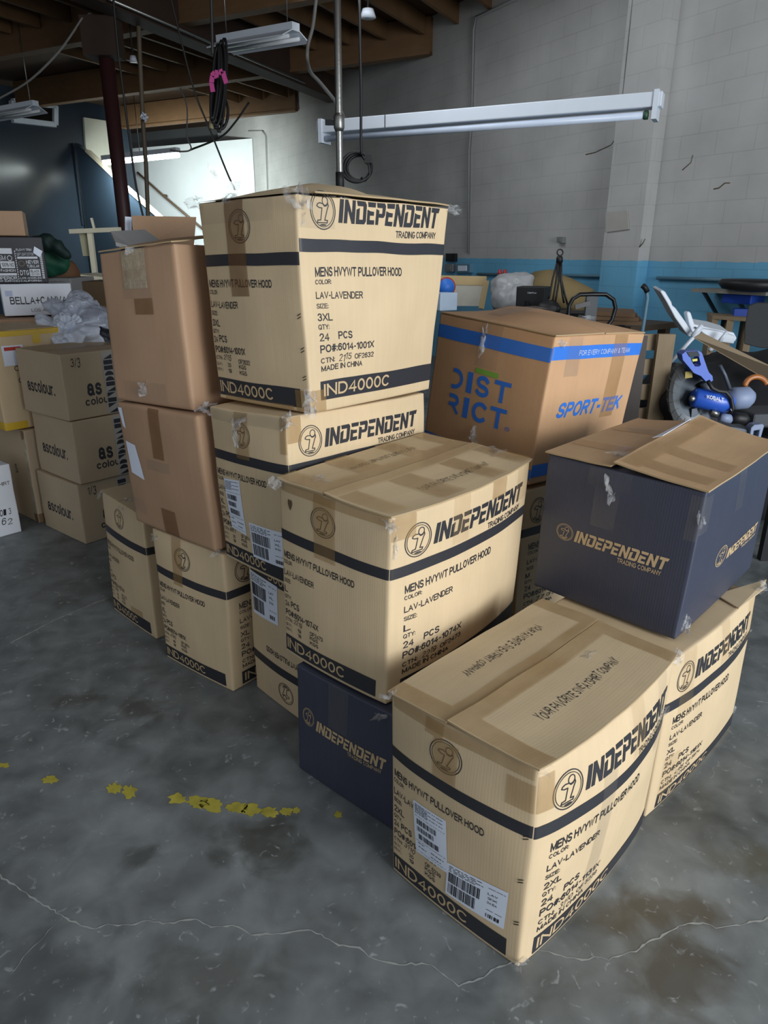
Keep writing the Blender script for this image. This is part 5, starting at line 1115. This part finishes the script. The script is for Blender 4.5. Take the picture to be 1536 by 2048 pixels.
# cloth and bags
def heap(name, pts, r, m, label, cat, seed, squash=(1, 1, 1), amp=.35, sub=3, fr=3.0, ridge=False):
    """crumpled soft mass: several blobs fused into one wrinkled skin"""
    bm = bmesh.new(); bmesh.ops.create_icosphere(bm, subdivisions=sub, radius=1)
    ce = sum((V(p) for p in pts), V((0, 0, 0))) / len(pts)
    for v in bm.verts:
        d = v.co.normalized(); best = 0
        for p, rr in zip(pts, r):
            q = V(p) - ce; b_ = q.dot(d); disc = b_ * b_ - q.length_squared + rr * rr
            if disc > 0: best = max(best, b_ + math.sqrt(disc))
        best = max(best, .35 * min(r)); nf = (lambda q: .5 - 1.6 * abs(noise.noise(q))) if ridge else noise.noise
        k = 1 + amp * (nf(d * fr + V((seed, 0, 0))) + .5 * nf(d * fr * 2.6 + V((0, seed, 0))))
        v.co = ce + V((d.x * squash[0], d.y * squash[1], d.z * squash[2])) * best * k
    me = bpy.data.meshes.new(name); bm.to_mesh(me); bm.free(); me.materials.append(m)
    for p in me.polygons: p.use_smooth = True
    o = bpy.data.objects.new(name, me); C.objects.link(o)
    mo = o.modifiers.new('sub', 'SUBSURF'); mo.levels = 1; mo.render_levels = 1
    return tag(o, label, cat)
GREEN = mat('green_fabric', (16, 78, 56), .7, bump=.4, bscale=14); DGREEN = mat('dark_green_fabric', (10, 38, 34), .7, bump=.4, bscale=14)
heap('green_cloth', [at(95, 520, 5.4), at(116, 526, 5.4)], [.12, .085], GREEN, 'bright green cloth behind the black printed box', 'cloth', 3, amp=.25)
heap('dark_green_bag', [at(72, 486, 5.2), at(95, 484, 5.2), at(116, 494, 5.2), at(131, 510, 5.2)], [.06, .06, .05, .045], DGREEN, 'dark green bag lying over the green cloth', 'bag', 5, amp=.2)
heap('brown_bag', [at(110, 545, 5.85), at(134, 545, 5.85), at(122, 552, 5.85)], [.11, .10, .11], mat('brown_bag_fabric', (104, 72, 46), .8, bump=.3, bscale=12), 'brown paper bag under the green cloth', 'bag', 8, amp=.12)
heap('plastic_bag', [at(132, 622, 4.55), at(165, 632, 4.5), at(195, 650, 4.45), at(158, 612, 4.6), at(200, 670, 4.4), at(114, 615, 4.58)], [.07, .11, .11, .08, .10, .055], BAG, 'large clear plastic bag beside the white lettered box', 'bag', 11, amp=.30, sub=5, fr=1.9, ridge=True)
heap('poly_mailer', [at(95, 648, 4.4), at(140, 662, 4.35), at(175, 678, 4.3), at(140, 690, 4.3)], [.05, .09, .10, .10], POLY, 'crumpled white poly mailer on top of the boxes behind the lettered stack', 'bag', 14, amp=.46, sub=5, fr=2.1, ridge=True)
heap('dark_plastic_bag', [at(206, 675, 4.3), at(214, 690, 4.3)], [.06, .07], mat('dark_poly', (44, 48, 56), .25, bump=.5, bscale=20), 'small dark plastic bag left of the tall brown box', 'bag', 17, amp=.3)
c = boxat((-1.50, 4.42, 0), 51, .42, .45, 1.0, seed=34, bR=0, bL=0); t = thing('brown_box', base(c), 'brown box behind the lettered stack, under the crumpled mailer', 'box'); mb = MB(); c.body(mb, n=6); mb.build('box_body', [BROWN], t)
# white wooden T frame and a wooden table with scraps
CREAM = mat('cream_painted_wood', (232, 226, 200), .5)
t = thing('display_stand', at(192, 560, 7.3), 'cream wooden T frame standing in front of the navy wall', 'frame')
mb = MB(); mb.bar(at(141, 463, 7.3), at(240, 459, 7.2), .05, .04); mb.build('cross_bar', CREAM, t)
q = at(192, 562, 7.3); mb = MB(); mb.bar(at(180, 464, 7.3), V((q.x, q.y, q.z)), .045, .045, up=(0, 1, 0)); mb.bar(q, V((q.x + .02, q.y, 0)), .045, .045, up=(0, 1, 0)); mb.build('upright', CREAM, t)
mb = MB(); mb.bar(at(183, 436, 7.3), at(189, 459, 7.3), .02, .02, up=(0, 1, 0)); mb.build('thin_stick', CREAM, t)
mb = MB(); mb.prism([at(158, 467, 7.35), at(178, 467, 7.35), at(186, 512, 7.35), at(166, 512, 7.35)], (0, .01, 0)); mb.build('hanging_panel', mat('yellowed_paper', (180, 176, 146), .7), t)
t = thing('scrap_table', V((at(175, 560, 6.6).x, 6.6, 0)), 'low wooden bench with scraps beside the T frame', 'table')
p = at(150, 548, 6.5); p2 = at(222, 556, 6.5); mb = MB(); mb.slab(p - V((0, 0, .03)), (p2 - p), (0, .5, 0), (0, 0, .03)); mb.build('table_top', CREAM, t)
for dx in (.03, .3):
    mb = MB(); mb.bar(V((p.x + dx, 6.55, 0)), V((p.x + dx, 6.55, p.z - .05)), .05, .05, up=(0, 1, 0)); mb.build('leg', CREAM, t)

# ================================================================== RIGHT BACKGROUND
# workbench along the wall
bt = .96
q0 = atz(930, 640, bt); q0 = at(935, 615, 7.9); q1 = at(1262, 650, 6.3)
q0.z = q1.z = bt; bd = (q1 - q0).normalized(); bn = V((-bd.y, bd.x, 0))
t = thing('workbench', V((q0.x, q0.y, 0)), 'dark workbench against the blue painted wall', 'bench')
BL = (q1 - q0).length; DWOOD = mat('dark_bench_wood', (70, 58, 44), .7, nscale=4, namt=.25)
mb = MB(); mb.slab(q0 - V((0, 0, .05)), bd * BL, bn * .75, V((0, 0, .05))); mb.build('bench_top', DWOOD, t)
for s, k in ((.05, .05), (.05, .62), (BL - .12, .05), (BL - .12, .62)):
    mb = MB(); mb.slab(q0 + bd * s + bn * k - V((0, 0, bt)), bd * .08, bn * .08, V((0, 0, bt - .05))); mb.build('leg', DWOOD, t)
def onb(s, k, z=0): return q0 + bd * s + bn * k + V((0, 0, z))
# framed panel leaning (pale wood)
t = thing('framed_panel', at(935, 600, 8.6), 'pale wood framed white panel standing on the bench at the wall', 'frame')
fp = [at(870, 554, 8.7), at(973, 556, 8.5), at(962, 612, 8.4), at(868, 612, 8.6)]
mb = MB(); mb.prism(fp, (0, .02, 0)); mb.build('panel', mat('off_white_panel', (186, 182, 170), .6), t)
for a, b, w in ((0, 1, .10), (1, 2, .06)):
    mb = MB(); mb.bar(fp[a] - V((0, .02, .03)), fp[b] - V((0, .02, .03)), .03, w, up=(0, 0, 1) if a == 0 else (1, 0, 0)); mb.build('frame_rail', PINE, t)
p = at(893, 574, 7.6); mb = MB(); mb.tube([p, p + V((.0, .12, 0))], .082, 24); t = thing('round_sign', p, 'blue disc with a red rim behind the open top carton', 'disc'); mb.build('disc', INKBLUE, t)
mb = MB(); mb.tube([p + RGT * (.082 * math.cos(a)) + V((0, .03, .082 * math.sin(a))) for a in [2 * math.pi * i / 24 for i in range(24)]], .014, 8, closed=True); mb.build('rim', mat('red_plastic', (168, 44, 48), .4), t)
a, b = at(880, 622, 7.3), at(914, 621, 7.4); c = facebox(a, b, None, .2, .17, 41); t = thing('pale_blue_box', base(c), 'pale blue box under the blue disc', 'box'); mb = MB(); c.body(mb, n=5); mb.build('box_body', [mat('pale_blue_card', (196, 216, 236), .5)], t)
# plastic wrapped roll and tan cloth roll
heap('wrapped_bundle', [at(1010, 575, 8.2), at(1040, 572, 8.2), at(1035, 600, 8.1), at(1008, 600, 8.1), at(1052, 560, 8.2)], [.16, .15, .18, .14, .09], mat('milky_plastic', (166, 168, 170), .35, bump=.5, bscale=9), 'grey plastic wrapped bundle on the bench', 'bundle', 21, amp=.12, sub=4)
TANC = mat('tan_canvas', (134, 116, 78), .8, bump=.35, bscale=7)
mb = MB(); pts = [at(1064, 560, 8.3), at(1090, 572, 8.2), at(1125, 588, 8.0), at(1172, 604, 7.8)]; mb.tube(pts, [.10, .17, .19, .12], 14)
for i, v in enumerate(mb.v): mb.v[i] = tuple(V(v) + noise.noise_vector(V(v) * 4) * .06)
tag(mb.build('canvas_roll', TANC), 'tan canvas roll slanting on the bench in front of the blue wall', 'cloth')
t = thing('tool_caddy', at(1003, 546, 8.6), 'pair of small red clips on a ledge above the wrapped bundle', 'clip')
for x in (999, 1009): mb = MB(); mb.tube([at(x, 549, 8.4), at(x + 1, 544, 8.4), at(x, 539, 8.4)], [.03, .022, .015], 8); mb.build('clip', MATS['red_plastic'], t)
# battery unit
a, b = at(1030, 622, 7.0), at(1087, 622, 6.9); b.z = a.z
c = facebox(a, b, None, .28, at(1058, 574, 6.95).z - a.z, 42); t = thing('battery_unit', base(c), 'black power backup unit on the workbench', 'electronics'); mb = MB(); c.body(mb, n=6); c.mark(mb, 'R', T('CyberPower', .0), .40, .72, .72, .80, 1); mb.build('housing', [BLACKR, INKWHITE], t)
mb = MB(); mb.slab(c.P(.36, -.02, .08), (b - a).normalized() * .03, V((0, -.02, 0)), V((0, 0, .08))); mb.build('button', DARKM, t)
zb = a.z
mb = MB(); mb.slab(at(1015, 632, 6.9), at(1175, 634, 6.6) - at(1015, 632, 6.9), V((.1, .4, 0)), V((0, 0, .03))); 
tag(mb.build('rubber_mat', BLACKR), 'black tray holding the power backup unit and cords', 'tray')
# pole with hanging cords
t = thing('cord_hanger', at(1118, 620, 6.7), 'ring topped black hanger with cords fanning down behind the blue lettered box', 'hanger')
pc = at(1119, 518, 6.7); n = 18
mb = MB(); mb.tube([at(1120, 505, 6.7) + RGT * (.026 * math.cos(2 * math.pi * i / n)) + UPV * (.028 * math.sin(2 * math.pi * i / n)) for i in range(n)], .006, 6, closed=True); mb.build('ring', BLACKR, t)
mb = MB(); mb.tube([at(1119, 511, 6.7), at(1119, 514, 6.7), at(1119, 525, 6.7)], [.012, .028, .03], 12); mb.build('hub', BLACKR, t)
for x, yb, bend in ((1097, 598, -6), (1104, 612, 2), (1109, 612, 8), (1128, 606, -4), (1136, 612, -10)):
    mb = MB(); mb.tube([at(1119 + (x - 1119) * .2, 522, 6.7), at(1119 + (x - 1119) * .5 + bend * .5, 560, 6.7), at(1119 + (x - 1119) * .8 + bend * .3, 590, 6.7), at(x, yb, 6.7)], .009, 6); mb.build('cord', BLACKR, t)
for i, x in enumerate((1090, 1100, 1108)):
    pass
heap('cord_pile', [at(1085, 616, 6.7), at(1105, 618, 6.7), at(1165, 618, 6.6)], [.07, .07, .06], BLACKR, 'tangle of black cords on the tray', 'cords', 25, amp=.5, sub=3, fr=6)
# pallet jack handle
jp = at(1186, 650, 4.9)
t = thing('pallet_jack', V((jp.x, jp.y, 0)), 'pallet jack with a black loop handle behind the blue lettered box', 'pallet jack')
loop = [(1163, 600), (1150, 602), (1140, 615), (1136, 632), (1141, 646), (1158, 660), (1186, 668), (1208, 660), (1224, 640), (1231, 616), (1226, 597), (1210, 588), (1170, 588), (1150, 594), (1139, 610)]
loop = [(1186, 588), (1160, 589), (1146, 597), (1138, 612), (1136, 632), (1143, 650), (1160, 664), (1186, 670), (1208, 660), (1224, 640), (1231, 616), (1227, 599), (1212, 589)]
mb = MB(); mb.tube([at(x, y, 4.9) for x, y in loop], .014, 10, closed=True); mb.build('loop_handle', DARKM, t)
mb = MB(); mb.slab(at(1175, 586, 4.91) + V((0, 0, -.30)), RGT * .075, V((0, .04, 0)), V((0, 0, .30))); mb.build('handle_plate', mat('dark_grey_metal', (58, 62, 66), .5, .4), t)
mb = MB(); mb.bar(at(1186, 665, 4.92), V((jp.x, jp.y + .25, .25)), .05, .05, up=(1, 0, 0)); mb.build('drawbar', DARKM, t)
mb = MB(); mb.bar(at(1150, 614, 4.9), at(1180, 606, 4.9), .015, .03, up=(0, 0, 1)); mb.build('release_lever', DARKM, t)
for k in (-.16, .16): mb = MB(); mb.slab(V((jp.x + k - .08, jp.y + .3, .05)), (.16, 0, 0), (0, 1.0, 0), (0, 0, .06)); mb.build('fork', RUST, t)
mb = MB(); mb.tube([V((jp.x - .1, jp.y + .25, .1)), V((jp.x + .1, jp.y + .25, .1))], .1, 16); mb.build('wheel', BLACKR, t)
# stack of boards right of the loop
CB = mat('brown_boards', (104, 80, 56), .75, nscale=6, namt=.2)
for i in range(3):
    a, b = at(1165 + 2 * i, 648 - i * 9, 6.0), at(1284 - 7 * i, 651 - i * 8, 5.8); mb = MB(); mb.slab(a, b - a, V((.15, .5, 0)), V((0, 0, .03)))
    tag(mb.build('board', CB), ('thick brown board, lowest of three behind the loop handle', 'brown board in the middle of three behind the loop handle', 'brown board, uppermost of three behind the loop handle')[i], 'board', 'boards on the bench')
mb = MB(); a = at(1180, 655, 5.95); mb.slab(V((a.x, a.y, 0)), (.3, -.02, 0), (.1, .4, 0), (0, 0, a.z - .01)); tag(mb.build('storage_box', DARKB), 'dark box under the brown boards', 'box')
# hand truck handle
mb = MB(); mb.tube([at(x, y, 5.6) for x, y in ((1287, 572), (1293, 580), (1295, 596), (1290, 630), (1284, 668))] + [at(1278, 720, 5.6), V((at(1272, 760, 5.6).x, 5.6, 0))], .014, 8)
t = thing('hand_truck', V((at(1272, 760, 5.6).x, 5.6, 0)), 'thin hooked steel handle standing against the blue wall', 'tool handle'); mb.build('shaft', BLUEP, t)
mb = MB(); mb.tube([at(1285, 571, 5.59), at(1290, 575, 5.59), at(1295, 584, 5.59)], .02, 8); mb.build('grip', BLACKR, t)
# leaning dark panel and pallet
mb = MB(); a, b = at(1222, 676, 4.0), at(1296, 672, 4.0); mb.prism([a, b, V((b.x - .03, 4.0 - .12, 0)), V((a.x - .03, 4.0 - .12, 0))], (0, .015, 0)); tag(mb.build('dark_sheet', mat('dark_brown_panel', (52, 42, 34), .6)), 'dark brown sheet leaning beside the upright pallet', 'panel')
t = thing('wooden_pallet', V((at(1315, 700, 4.3).x, 4.3, 0)), 'weathered wooden pallet standing on edge behind the navy box', 'pallet')
pl, pr_ = at(1299, 672, 4.25), at(1346, 668, 4.3); hh = pr_.z
mb = MB(); mb.slab(V((pr_.x - .09, 4.28, 0)), (.10, .0, 0), (0, .04, 0), (0, 0, hh)); mb.build('stringer', WOOD, t)
mb = MB(); mb.slab(V((pl.x, 4.36, 0)), (.03, .0, 0), (0, .03, 0), (0, 0, hh - .01)); mb.build('stringer', WOOD, t)
for i in range(7):
    z = hh - .10 - i * .15; mb = MB(); mb.slab(V((pl.x - .01, 4.33, z)), (pr_.x - pl.x + .03, -.0, .01 * (i % 2)), (0, .02, 0), (0, 0, .095)); mb.build('deck_board', WOOD, t)
# heap of black clothes, saw stand
FAB = mat('black_fabric', (16, 17, 22), .85, bump=.4, bscale=8)
heap('clothes_heap', [at(1400, 800, 4.2), at(1470, 790, 4.2), at(1540, 790, 4.1), at(1440, 770, 4.3), at(1402, 790, 4.35), at(1480, 900, 4.3), at(1345, 785, 4.85)], [.22, .26, .28, .2, .17, .46, .25], FAB, 'heap of black clothes behind the blue saw', 'clothes', 31, amp=.14, sub=4, fr=5)
# white folding chair
CH = mat('white_plastic', (206, 214, 224), .4, namt=.04)
t = thing('folding_chair', at(1390, 680, 4.3), 'white folding chair tipped over on the heap of black clothes', 'chair')
Y = 4.45
def prism_px(pix, Y0, ext, m, nm, par): mb = MB(); mb.prism([at(x, y, Y0) for x, y in pix], ext); return bevel(mb.build(nm, m, par), .006)
prism_px([(1320, 583), (1325, 580), (1331, 584), (1343, 604), (1345, 611), (1352, 617), (1372, 645), (1386, 668), (1381, 674), (1376, 672), (1350, 636), (1334, 606)], Y, (.0, .14, .02), CH, 'backrest', t)
prism_px([(1373, 626), (1377, 622), (1382, 626), (1389, 648), (1425, 657), (1468, 665), (1474, 676), (1470, 684), (1446, 679), (1412, 680), (1385, 666), (1378, 650)], Y + .05, (.0, .05, .0), CH, 'seat_frame', t)
prism_px([(1392, 655), (1440, 663), (1470, 672), (1468, 688), (1440, 684), (1420, 678)], Y + .02, (.02, .26, .04), CH, 'seat', t)
for pix in (((1404, 656), (1342, 724)), ((1454, 664), (1438, 684)), ((1384, 672), (1404, 650))):
    mb = MB(); mb.tube([at(x, y, Y - .06) for x, y in pix], .012, 8); mb.build('leg', CH, t)
mb = MB(); mb.tube([at(1418, 701, Y - .05), at(1425, 697, Y - .05)], .012, 8); mb.build('leg_foot', CH, t)
# cardboard strip across the heap
mb = MB(); mb.prism([at(x, y, yy) for x, y, yy in ((1388, 676, 4.2), (1404, 666, 4.2), (1560, 742, 3.7), (1560, 775, 3.7))], (0, .006, .003)); tag(mb.build('cardboard_strip', GREYTAN), 'long tan cardboard strip slanting over the black clothes', 'cardboard')
# crate, chair back, shelf
t = thing('wooden_crate', at(1460, 690, 5.6), 'small wooden crate against the blue wall right of the white chair', 'crate')
ca, cb = at(1416, 690, 6.5), at(1505, 690, 6.2); zt = at(1460, 640, 6.4).z
mb = MB(); mb.slab(V((ca.x, ca.y, zt)), V((cb.x - ca.x, cb.y - ca.y, 0)), V((.1, .35, 0)), V((0, 0, .03))); mb.build('crate_top', WOOD, t)
for s in (0, .35, .8): mb = MB(); p = V((ca.x + (cb.x - ca.x) * s, ca.y + (cb.y - ca.y) * s, 0)); mb.slab(p, (.05, -.02, 0), (.1, .33, 0), (0, 0, zt)); mb.build('crate_end', WOOD, t)
a = V((ca.x, ca.y, zt + .03)) + V((cb.x - ca.x, cb.y - ca.y, 0)) * .55; mb = MB(); mb.slab(a + V((.03, .12, 0)), (.22, -.08, 0), (.05, .15, 0), (0, 0, .06)); tag(mb.build('blue_tray', mat('deep_blue_plastic', (28, 62, 150), .4)), 'blue tray on the wooden crate', 'tray')
t = thing('office_chair', V((at(1530, 700, 5.3).x, 5.3, 0)), 'black office chair back at the right edge of the photo', 'chair')
prism_px([(1497, 612), (1512, 606), (1600, 606), (1600, 700), (1520, 696), (1488, 688), (1490, 650)], 5.4, (.04, .08, 0), mat('charcoal_upholstery', (34, 36, 38), .7, bump=.2), 'backrest', t)
mb = MB(); q = at(1545, 690, 5.45); mb.tube([q, V((q.x, q.y, .4))], .03, 8); mb.build('post', DARKM, t)
mb = MB(); mb.slab(V((q.x - .22, q.y - .40, .42)), (.46, 0, 0), (0, .42, 0), (0, 0, .08)); mb.build('seat', MATS['charcoal_upholstery'], t)
for i in range(5): mb = MB(); a = i * 2 * math.pi / 5; mb.bar(V((q.x, q.y, .1)), V((q.x + .28 * math.cos(a), q.y + .28 * math.sin(a), .04)), .04, .05); mb.build('base_leg', DARKM, t)
mb = MB(); mb.tube([V((q.x, q.y, .08)), V((q.x, q.y, .42))], .03, 8); mb.build('gas_lift', DARKM, t)
sa, sb = rwall(1430, 582), rwall(1580, 590)
t = thing('wall_shelf', sa, 'narrow wall shelf at the right edge of the photo', 'shelf')
mb = MB(); z = sa.z; mb.slab(V((sa.x, sa.y, z)), V((sb.x - sa.x, sb.y - sa.y, 0)), -RN * .35, V((0, 0, .03))); mb.build('shelf_board', mat('worn_white_board', (136, 134, 126), .7, nscale=10, namt=.3), t)
for s in (.12, .55): mb = MB(); p = V((sa.x, sa.y, z)).lerp(V((sb.x, sb.y, z)), s); mb.bar(p - V((0, 0, .25)), p - RN * .28 - V((0, 0, .0)), .03, .03, up=(0, 1, 0)); mb.build('bracket', DARKM, t)
sd = V((sb.x - sa.x, sb.y - sa.y, 0)).normalized()
for s, lb in ((.30, 'deep blue bin hanging under the wall shelf, left one'), (.82, 'deep blue bin hanging under the wall shelf at the photo edge')):
    mb = MB(); mb.slab(V((sa.x, sa.y, z - .085)) + sd * s - RN * .10, sd * .30, -RN * .2, V((0, 0, .083))); bevel(tag(mb.build('blue_bin', MATS['deep_blue_plastic']), lb, 'bin', 'bins under the shelf'), .01)
mb = MB(); p = V((sa.x, sa.y, z + .03)) + sd * .62 - RN * .32; n = 20
mb.tube([p, p + V((0, 0, .02)), p + V((0, 0, .07)), p + V((0, 0, .10))], [.14, .26, .30, .27], 24); tag(mb.build('black_tray', BLACKR), 'round black tray lying on the wall shelf', 'tray')

# miter saw
SB = mat('blue_tool_plastic', (40, 88, 190), .38, coat=.2); GRP = mat('grey_tool_plastic', (128, 142, 170), .5); DGR = mat('cast_grey_metal', (84, 92, 102), .5, .3)
GUARD = film('smoky_guard', (112, 114, 114), .3, .25, .15, 12); ORNG = mat('varnished_wood', (168, 104, 52), .35)
SY = 3.15
t = thing('miter_saw', at(1430, 880, SY), 'blue miter saw with a clear blade guard behind the navy box', 'saw')
def spx(x, y, d=0): return at(x, y, SY + d)
def tube_px(pix, r, m, nm, d=0, n=12): mb = MB(); mb.tube([spx(x, y, d) for x, y in pix], r, n); return mb.build(nm, m, t)
# handle: D loop with opening
outer = [(1364, 709), (1372, 703), (1396, 701), (1404, 706), (1415, 738), (1418, 745), (1425, 752), (1426, 761), (1420, 765), (1412, 763), (1402, 752), (1388, 746), (1378, 738), (1366, 720)]
mb = MB()
hole = [(1382, 713), (1397, 712), (1402, 730), (1388, 733)]
def pxp(q, d): return [spx(x, y, d) for x, y in q]
# ring of quads between outer outline and opening
mo = [(1364, 709), (1372, 703), (1396, 701), (1404, 706), (1415, 738), (1402, 752), (1388, 746), (1366, 720)]; mi = [(1380, 714), (1384, 711), (1395, 711), (1398, 713), (1402, 730), (1398, 733), (1390, 733), (1384, 724)]
for i in range(8):
    j = (i + 1) % 8; mb.prism(pxp([mo[i], mo[j], mi[j], mi[i]], -.03), (0, .06, 0))
mb.prism(pxp([(1415, 738), (1418, 745), (1425, 752), (1426, 761), (1420, 765), (1412, 763), (1402, 752)], -.03), (0, .06, 0)); mb.build('handle', SB, t)
mb = MB(); mb.prism(pxp([(1374, 704), (1396, 702), (1400, 712), (1380, 714)], -.034), (0, .03, 0)); mb.build('handle_grip', mat('charcoal_rubber', (46, 52, 60), .7), t)
mb = MB(); mb.prism(pxp([(1384, 719), (1395, 717), (1395, 722), (1386, 723)], -.02), (0, .02, 0)); mb.build('trigger', mat('yellow_plastic', (206, 200, 70), .4), t)
tube_px([(1416, 762), (1424, 776), (1436, 782), (1452, 784), (1462, 796), (1466, 816), (1460, 826)], .009, BLACKR, 'power_cord', -.07)
mb = MB(); ax = V((.25, 1, 0)).normalized(); bc = spx(1382, 792); n = 40
def disc_pts(r, off, flat=.62): return [bc + ax * off + RGT * (r * flat * math.cos(2 * math.pi * i / n)) + UPV * (r * math.sin(2 * math.pi * i / n)) for i in range(n)]
for o_, r_ in ((.0, .128),):
    mb.add(disc_pts(.125, .03) + disc_pts(.125, .033), [tuple(range(n)), tuple(range(2 * n - 1, n - 1, -1))] + [(i, i + n, (i + 1) % n + n, (i + 1) % n) for i in range(n)])
mb.build('blade', mat('blade_steel', (62, 68, 74), .4, .8), t)
mb = MB(); g1_, g2_ = disc_pts(.165, -.02), disc_pts(.165, .07); g3 = disc_pts(.09, -.03)
ang = [2 * math.pi * i / n for i in range(n)]; keep = [i for i in range(n) if 1.7 < ang[i] < 5.3]
for i in keep:
    j = (i + 1) % n; k = 1 + (.025 if i % 2 else 0)
    a, b = bc + (g1_[i] - bc) * k, bc + (g1_[j] - bc); mb.add([g1_[i], g1_[j], g2_[j], g2_[i]], [(0, 1, 2, 3)], 0, None, False); mb.add([g3[i], g3[j], g1_[j], g1_[i]], [(0, 1, 2, 3)], 0, None, i % 2 == 0)
mb.build('blade_guard', GUARD, t)
mb = MB()
for i in keep[::2]: mb.tube([g3[i].lerp(g1_[i], .2) - ax * .002, g1_[i] - ax * .002, g2_[i]], .0022, 5)
mb.build('guard_rib', GUARD, t)
mb = MB(); mb.tube([spx(1384, 797, -.05), spx(1384, 797, .02)], .013, 14); mb.build('arbor', METAL, t)
# motor arm
mb = MB(); mb.tube([spx(1384, 794, -.02), spx(1389, 795, -.02), spx(1430, 802, -.02), spx(1452, 806, -.02), spx(1464, 808, -.02)], [.03, .043, .047, .047, .03], 18); mb.build('motor_housing', SB, t)
mb = MB(); vv, ff, _ = text2d('KOBALT', .03)
A0, B0, D0 = spx(1414, 797, -.075), spx(1448, 804, -.075), None; up_ = UPV * .017
mb.add([A0.lerp(B0, x) + up_ * y for x, y in vv], ff); mb.build('maker_lettering', INKWHITE, t)
mb = MB()
for i in range(7): a = -.9 + i * .3; p = spx(1458, 807, -.066); mb.bar(p + RGT * (.012 * math.cos(a)) + UPV * (.03 * math.sin(a)), p + RGT * (.02 * math.cos(a)) + UPV * (.042 * math.sin(a)), .003, .003)
mb.build('vent_slot', INKPALE, t)
mb = MB(); mb.tube([spx(1455, 800, .05), spx(1470, 797, .05), spx(1495, 795, .05), spx(1505, 796, .05)], [.035, .052, .05, .03], 16); mb.build('gear_case', GRP, t)
tube_px([(1408, 764), (1414, 778), (1430, 790)], .022, DGR, 'arm_link', .02); tube_px([(1440, 731), (1450, 750), (1460, 778)], .008, DGR, 'lift_rod', .06, 8)
mb = MB(); mb.prism(pxp([(1396, 818), (1412, 812), (1424, 838), (1440, 850), (1480, 856), (1510, 862), (1508, 876), (1440, 876), (1400, 868)], .0), (0, .2, 0)); bevel(mb.build('saw_base', DGR, t), .008)
mb = MB(); mb.prism(pxp([(1498, 880), (1502, 856), (1508, 850), (1526, 848), (1529, 852), (1522, 876), (1516, 876), (1519, 860), (1508, 862), (1504, 882)], -.02), (0, .05, 0)); bevel(mb.build('extension_bracket', GRP, t), .004)
tube_px([(1440, 834), (1450, 836), (1462, 838)], .02, GRP, 'knob_collar', -.03); tube_px([(1462, 838), (1475, 836), (1488, 838), (1492, 842)], [.022, .026, .026, .02], BLACKR, 'lock_knob', -.03)
mb = MB(); mb.prism(pxp([(1384, 818), (1394, 816), (1398, 838), (1390, 846), (1382, 840)], -.01), (0, .05, 0)); mb.build('lower_arm', DGR, t)
tube_px([(1422, 824), (1430, 826), (1436, 829)], .012, METAL, 'bevel_clamp', -.05)
mb = MB(); mb.prism(pxp([(1371, 744), (1384, 742), (1385, 755), (1370, 757)], .0), (0, .01, 0)); mb.build('warning_label', mat('warning_yellow', (150, 132, 40), .5), t)
n = 14; mb = MB(); mb.tube([at(1512, 768, 3.4) + RGT * (.055 * math.cos(math.pi * (.95 - .85 * i / (n - 1)))) + UPV * (.055 * math.sin(math.pi * (.95 - .85 * i / (n - 1))) - .02) for i in range(n)], .013, 10)
tag(mb.build('cane_handle', ORNG), 'varnished wooden hook handle sticking out of the black clothes', 'handle')
c0 = at(1505, 845, 3.3); mb = MB(); mb.slab(c0 - V((0, 0, .03)), (.35, .05, 0), (0, .2, 0), (0, 0, .07)); bevel(tag(mb.build('grey_case', mat('grey_case_plastic', (58, 62, 68), .6)), 'grey case beside the blue saw at the photo edge', 'case'), .012)
sz = spx(1440, 878).z
t = thing('saw_stand', V((spx(1440, 878).x, SY + .1, 0)), 'dark stand carrying the blue saw', 'stand')
b0 = spx(1385, 876); mb = MB(); mb.slab(V((b0.x - .05, SY - .04, sz - .06)), (.75, 0, 0), (0, .42, 0), (0, 0, .045)); mb.build('stand_top', DARKM, t)
for dx in (0, .66):
    for dy in (0, .36): mb = MB(); mb.slab(V((b0.x - .04 + dx, SY - .03 + dy, 0)), (.04, 0, 0), (0, .04, 0), (0, 0, sz - .06)); mb.build('leg', DARKM, t)
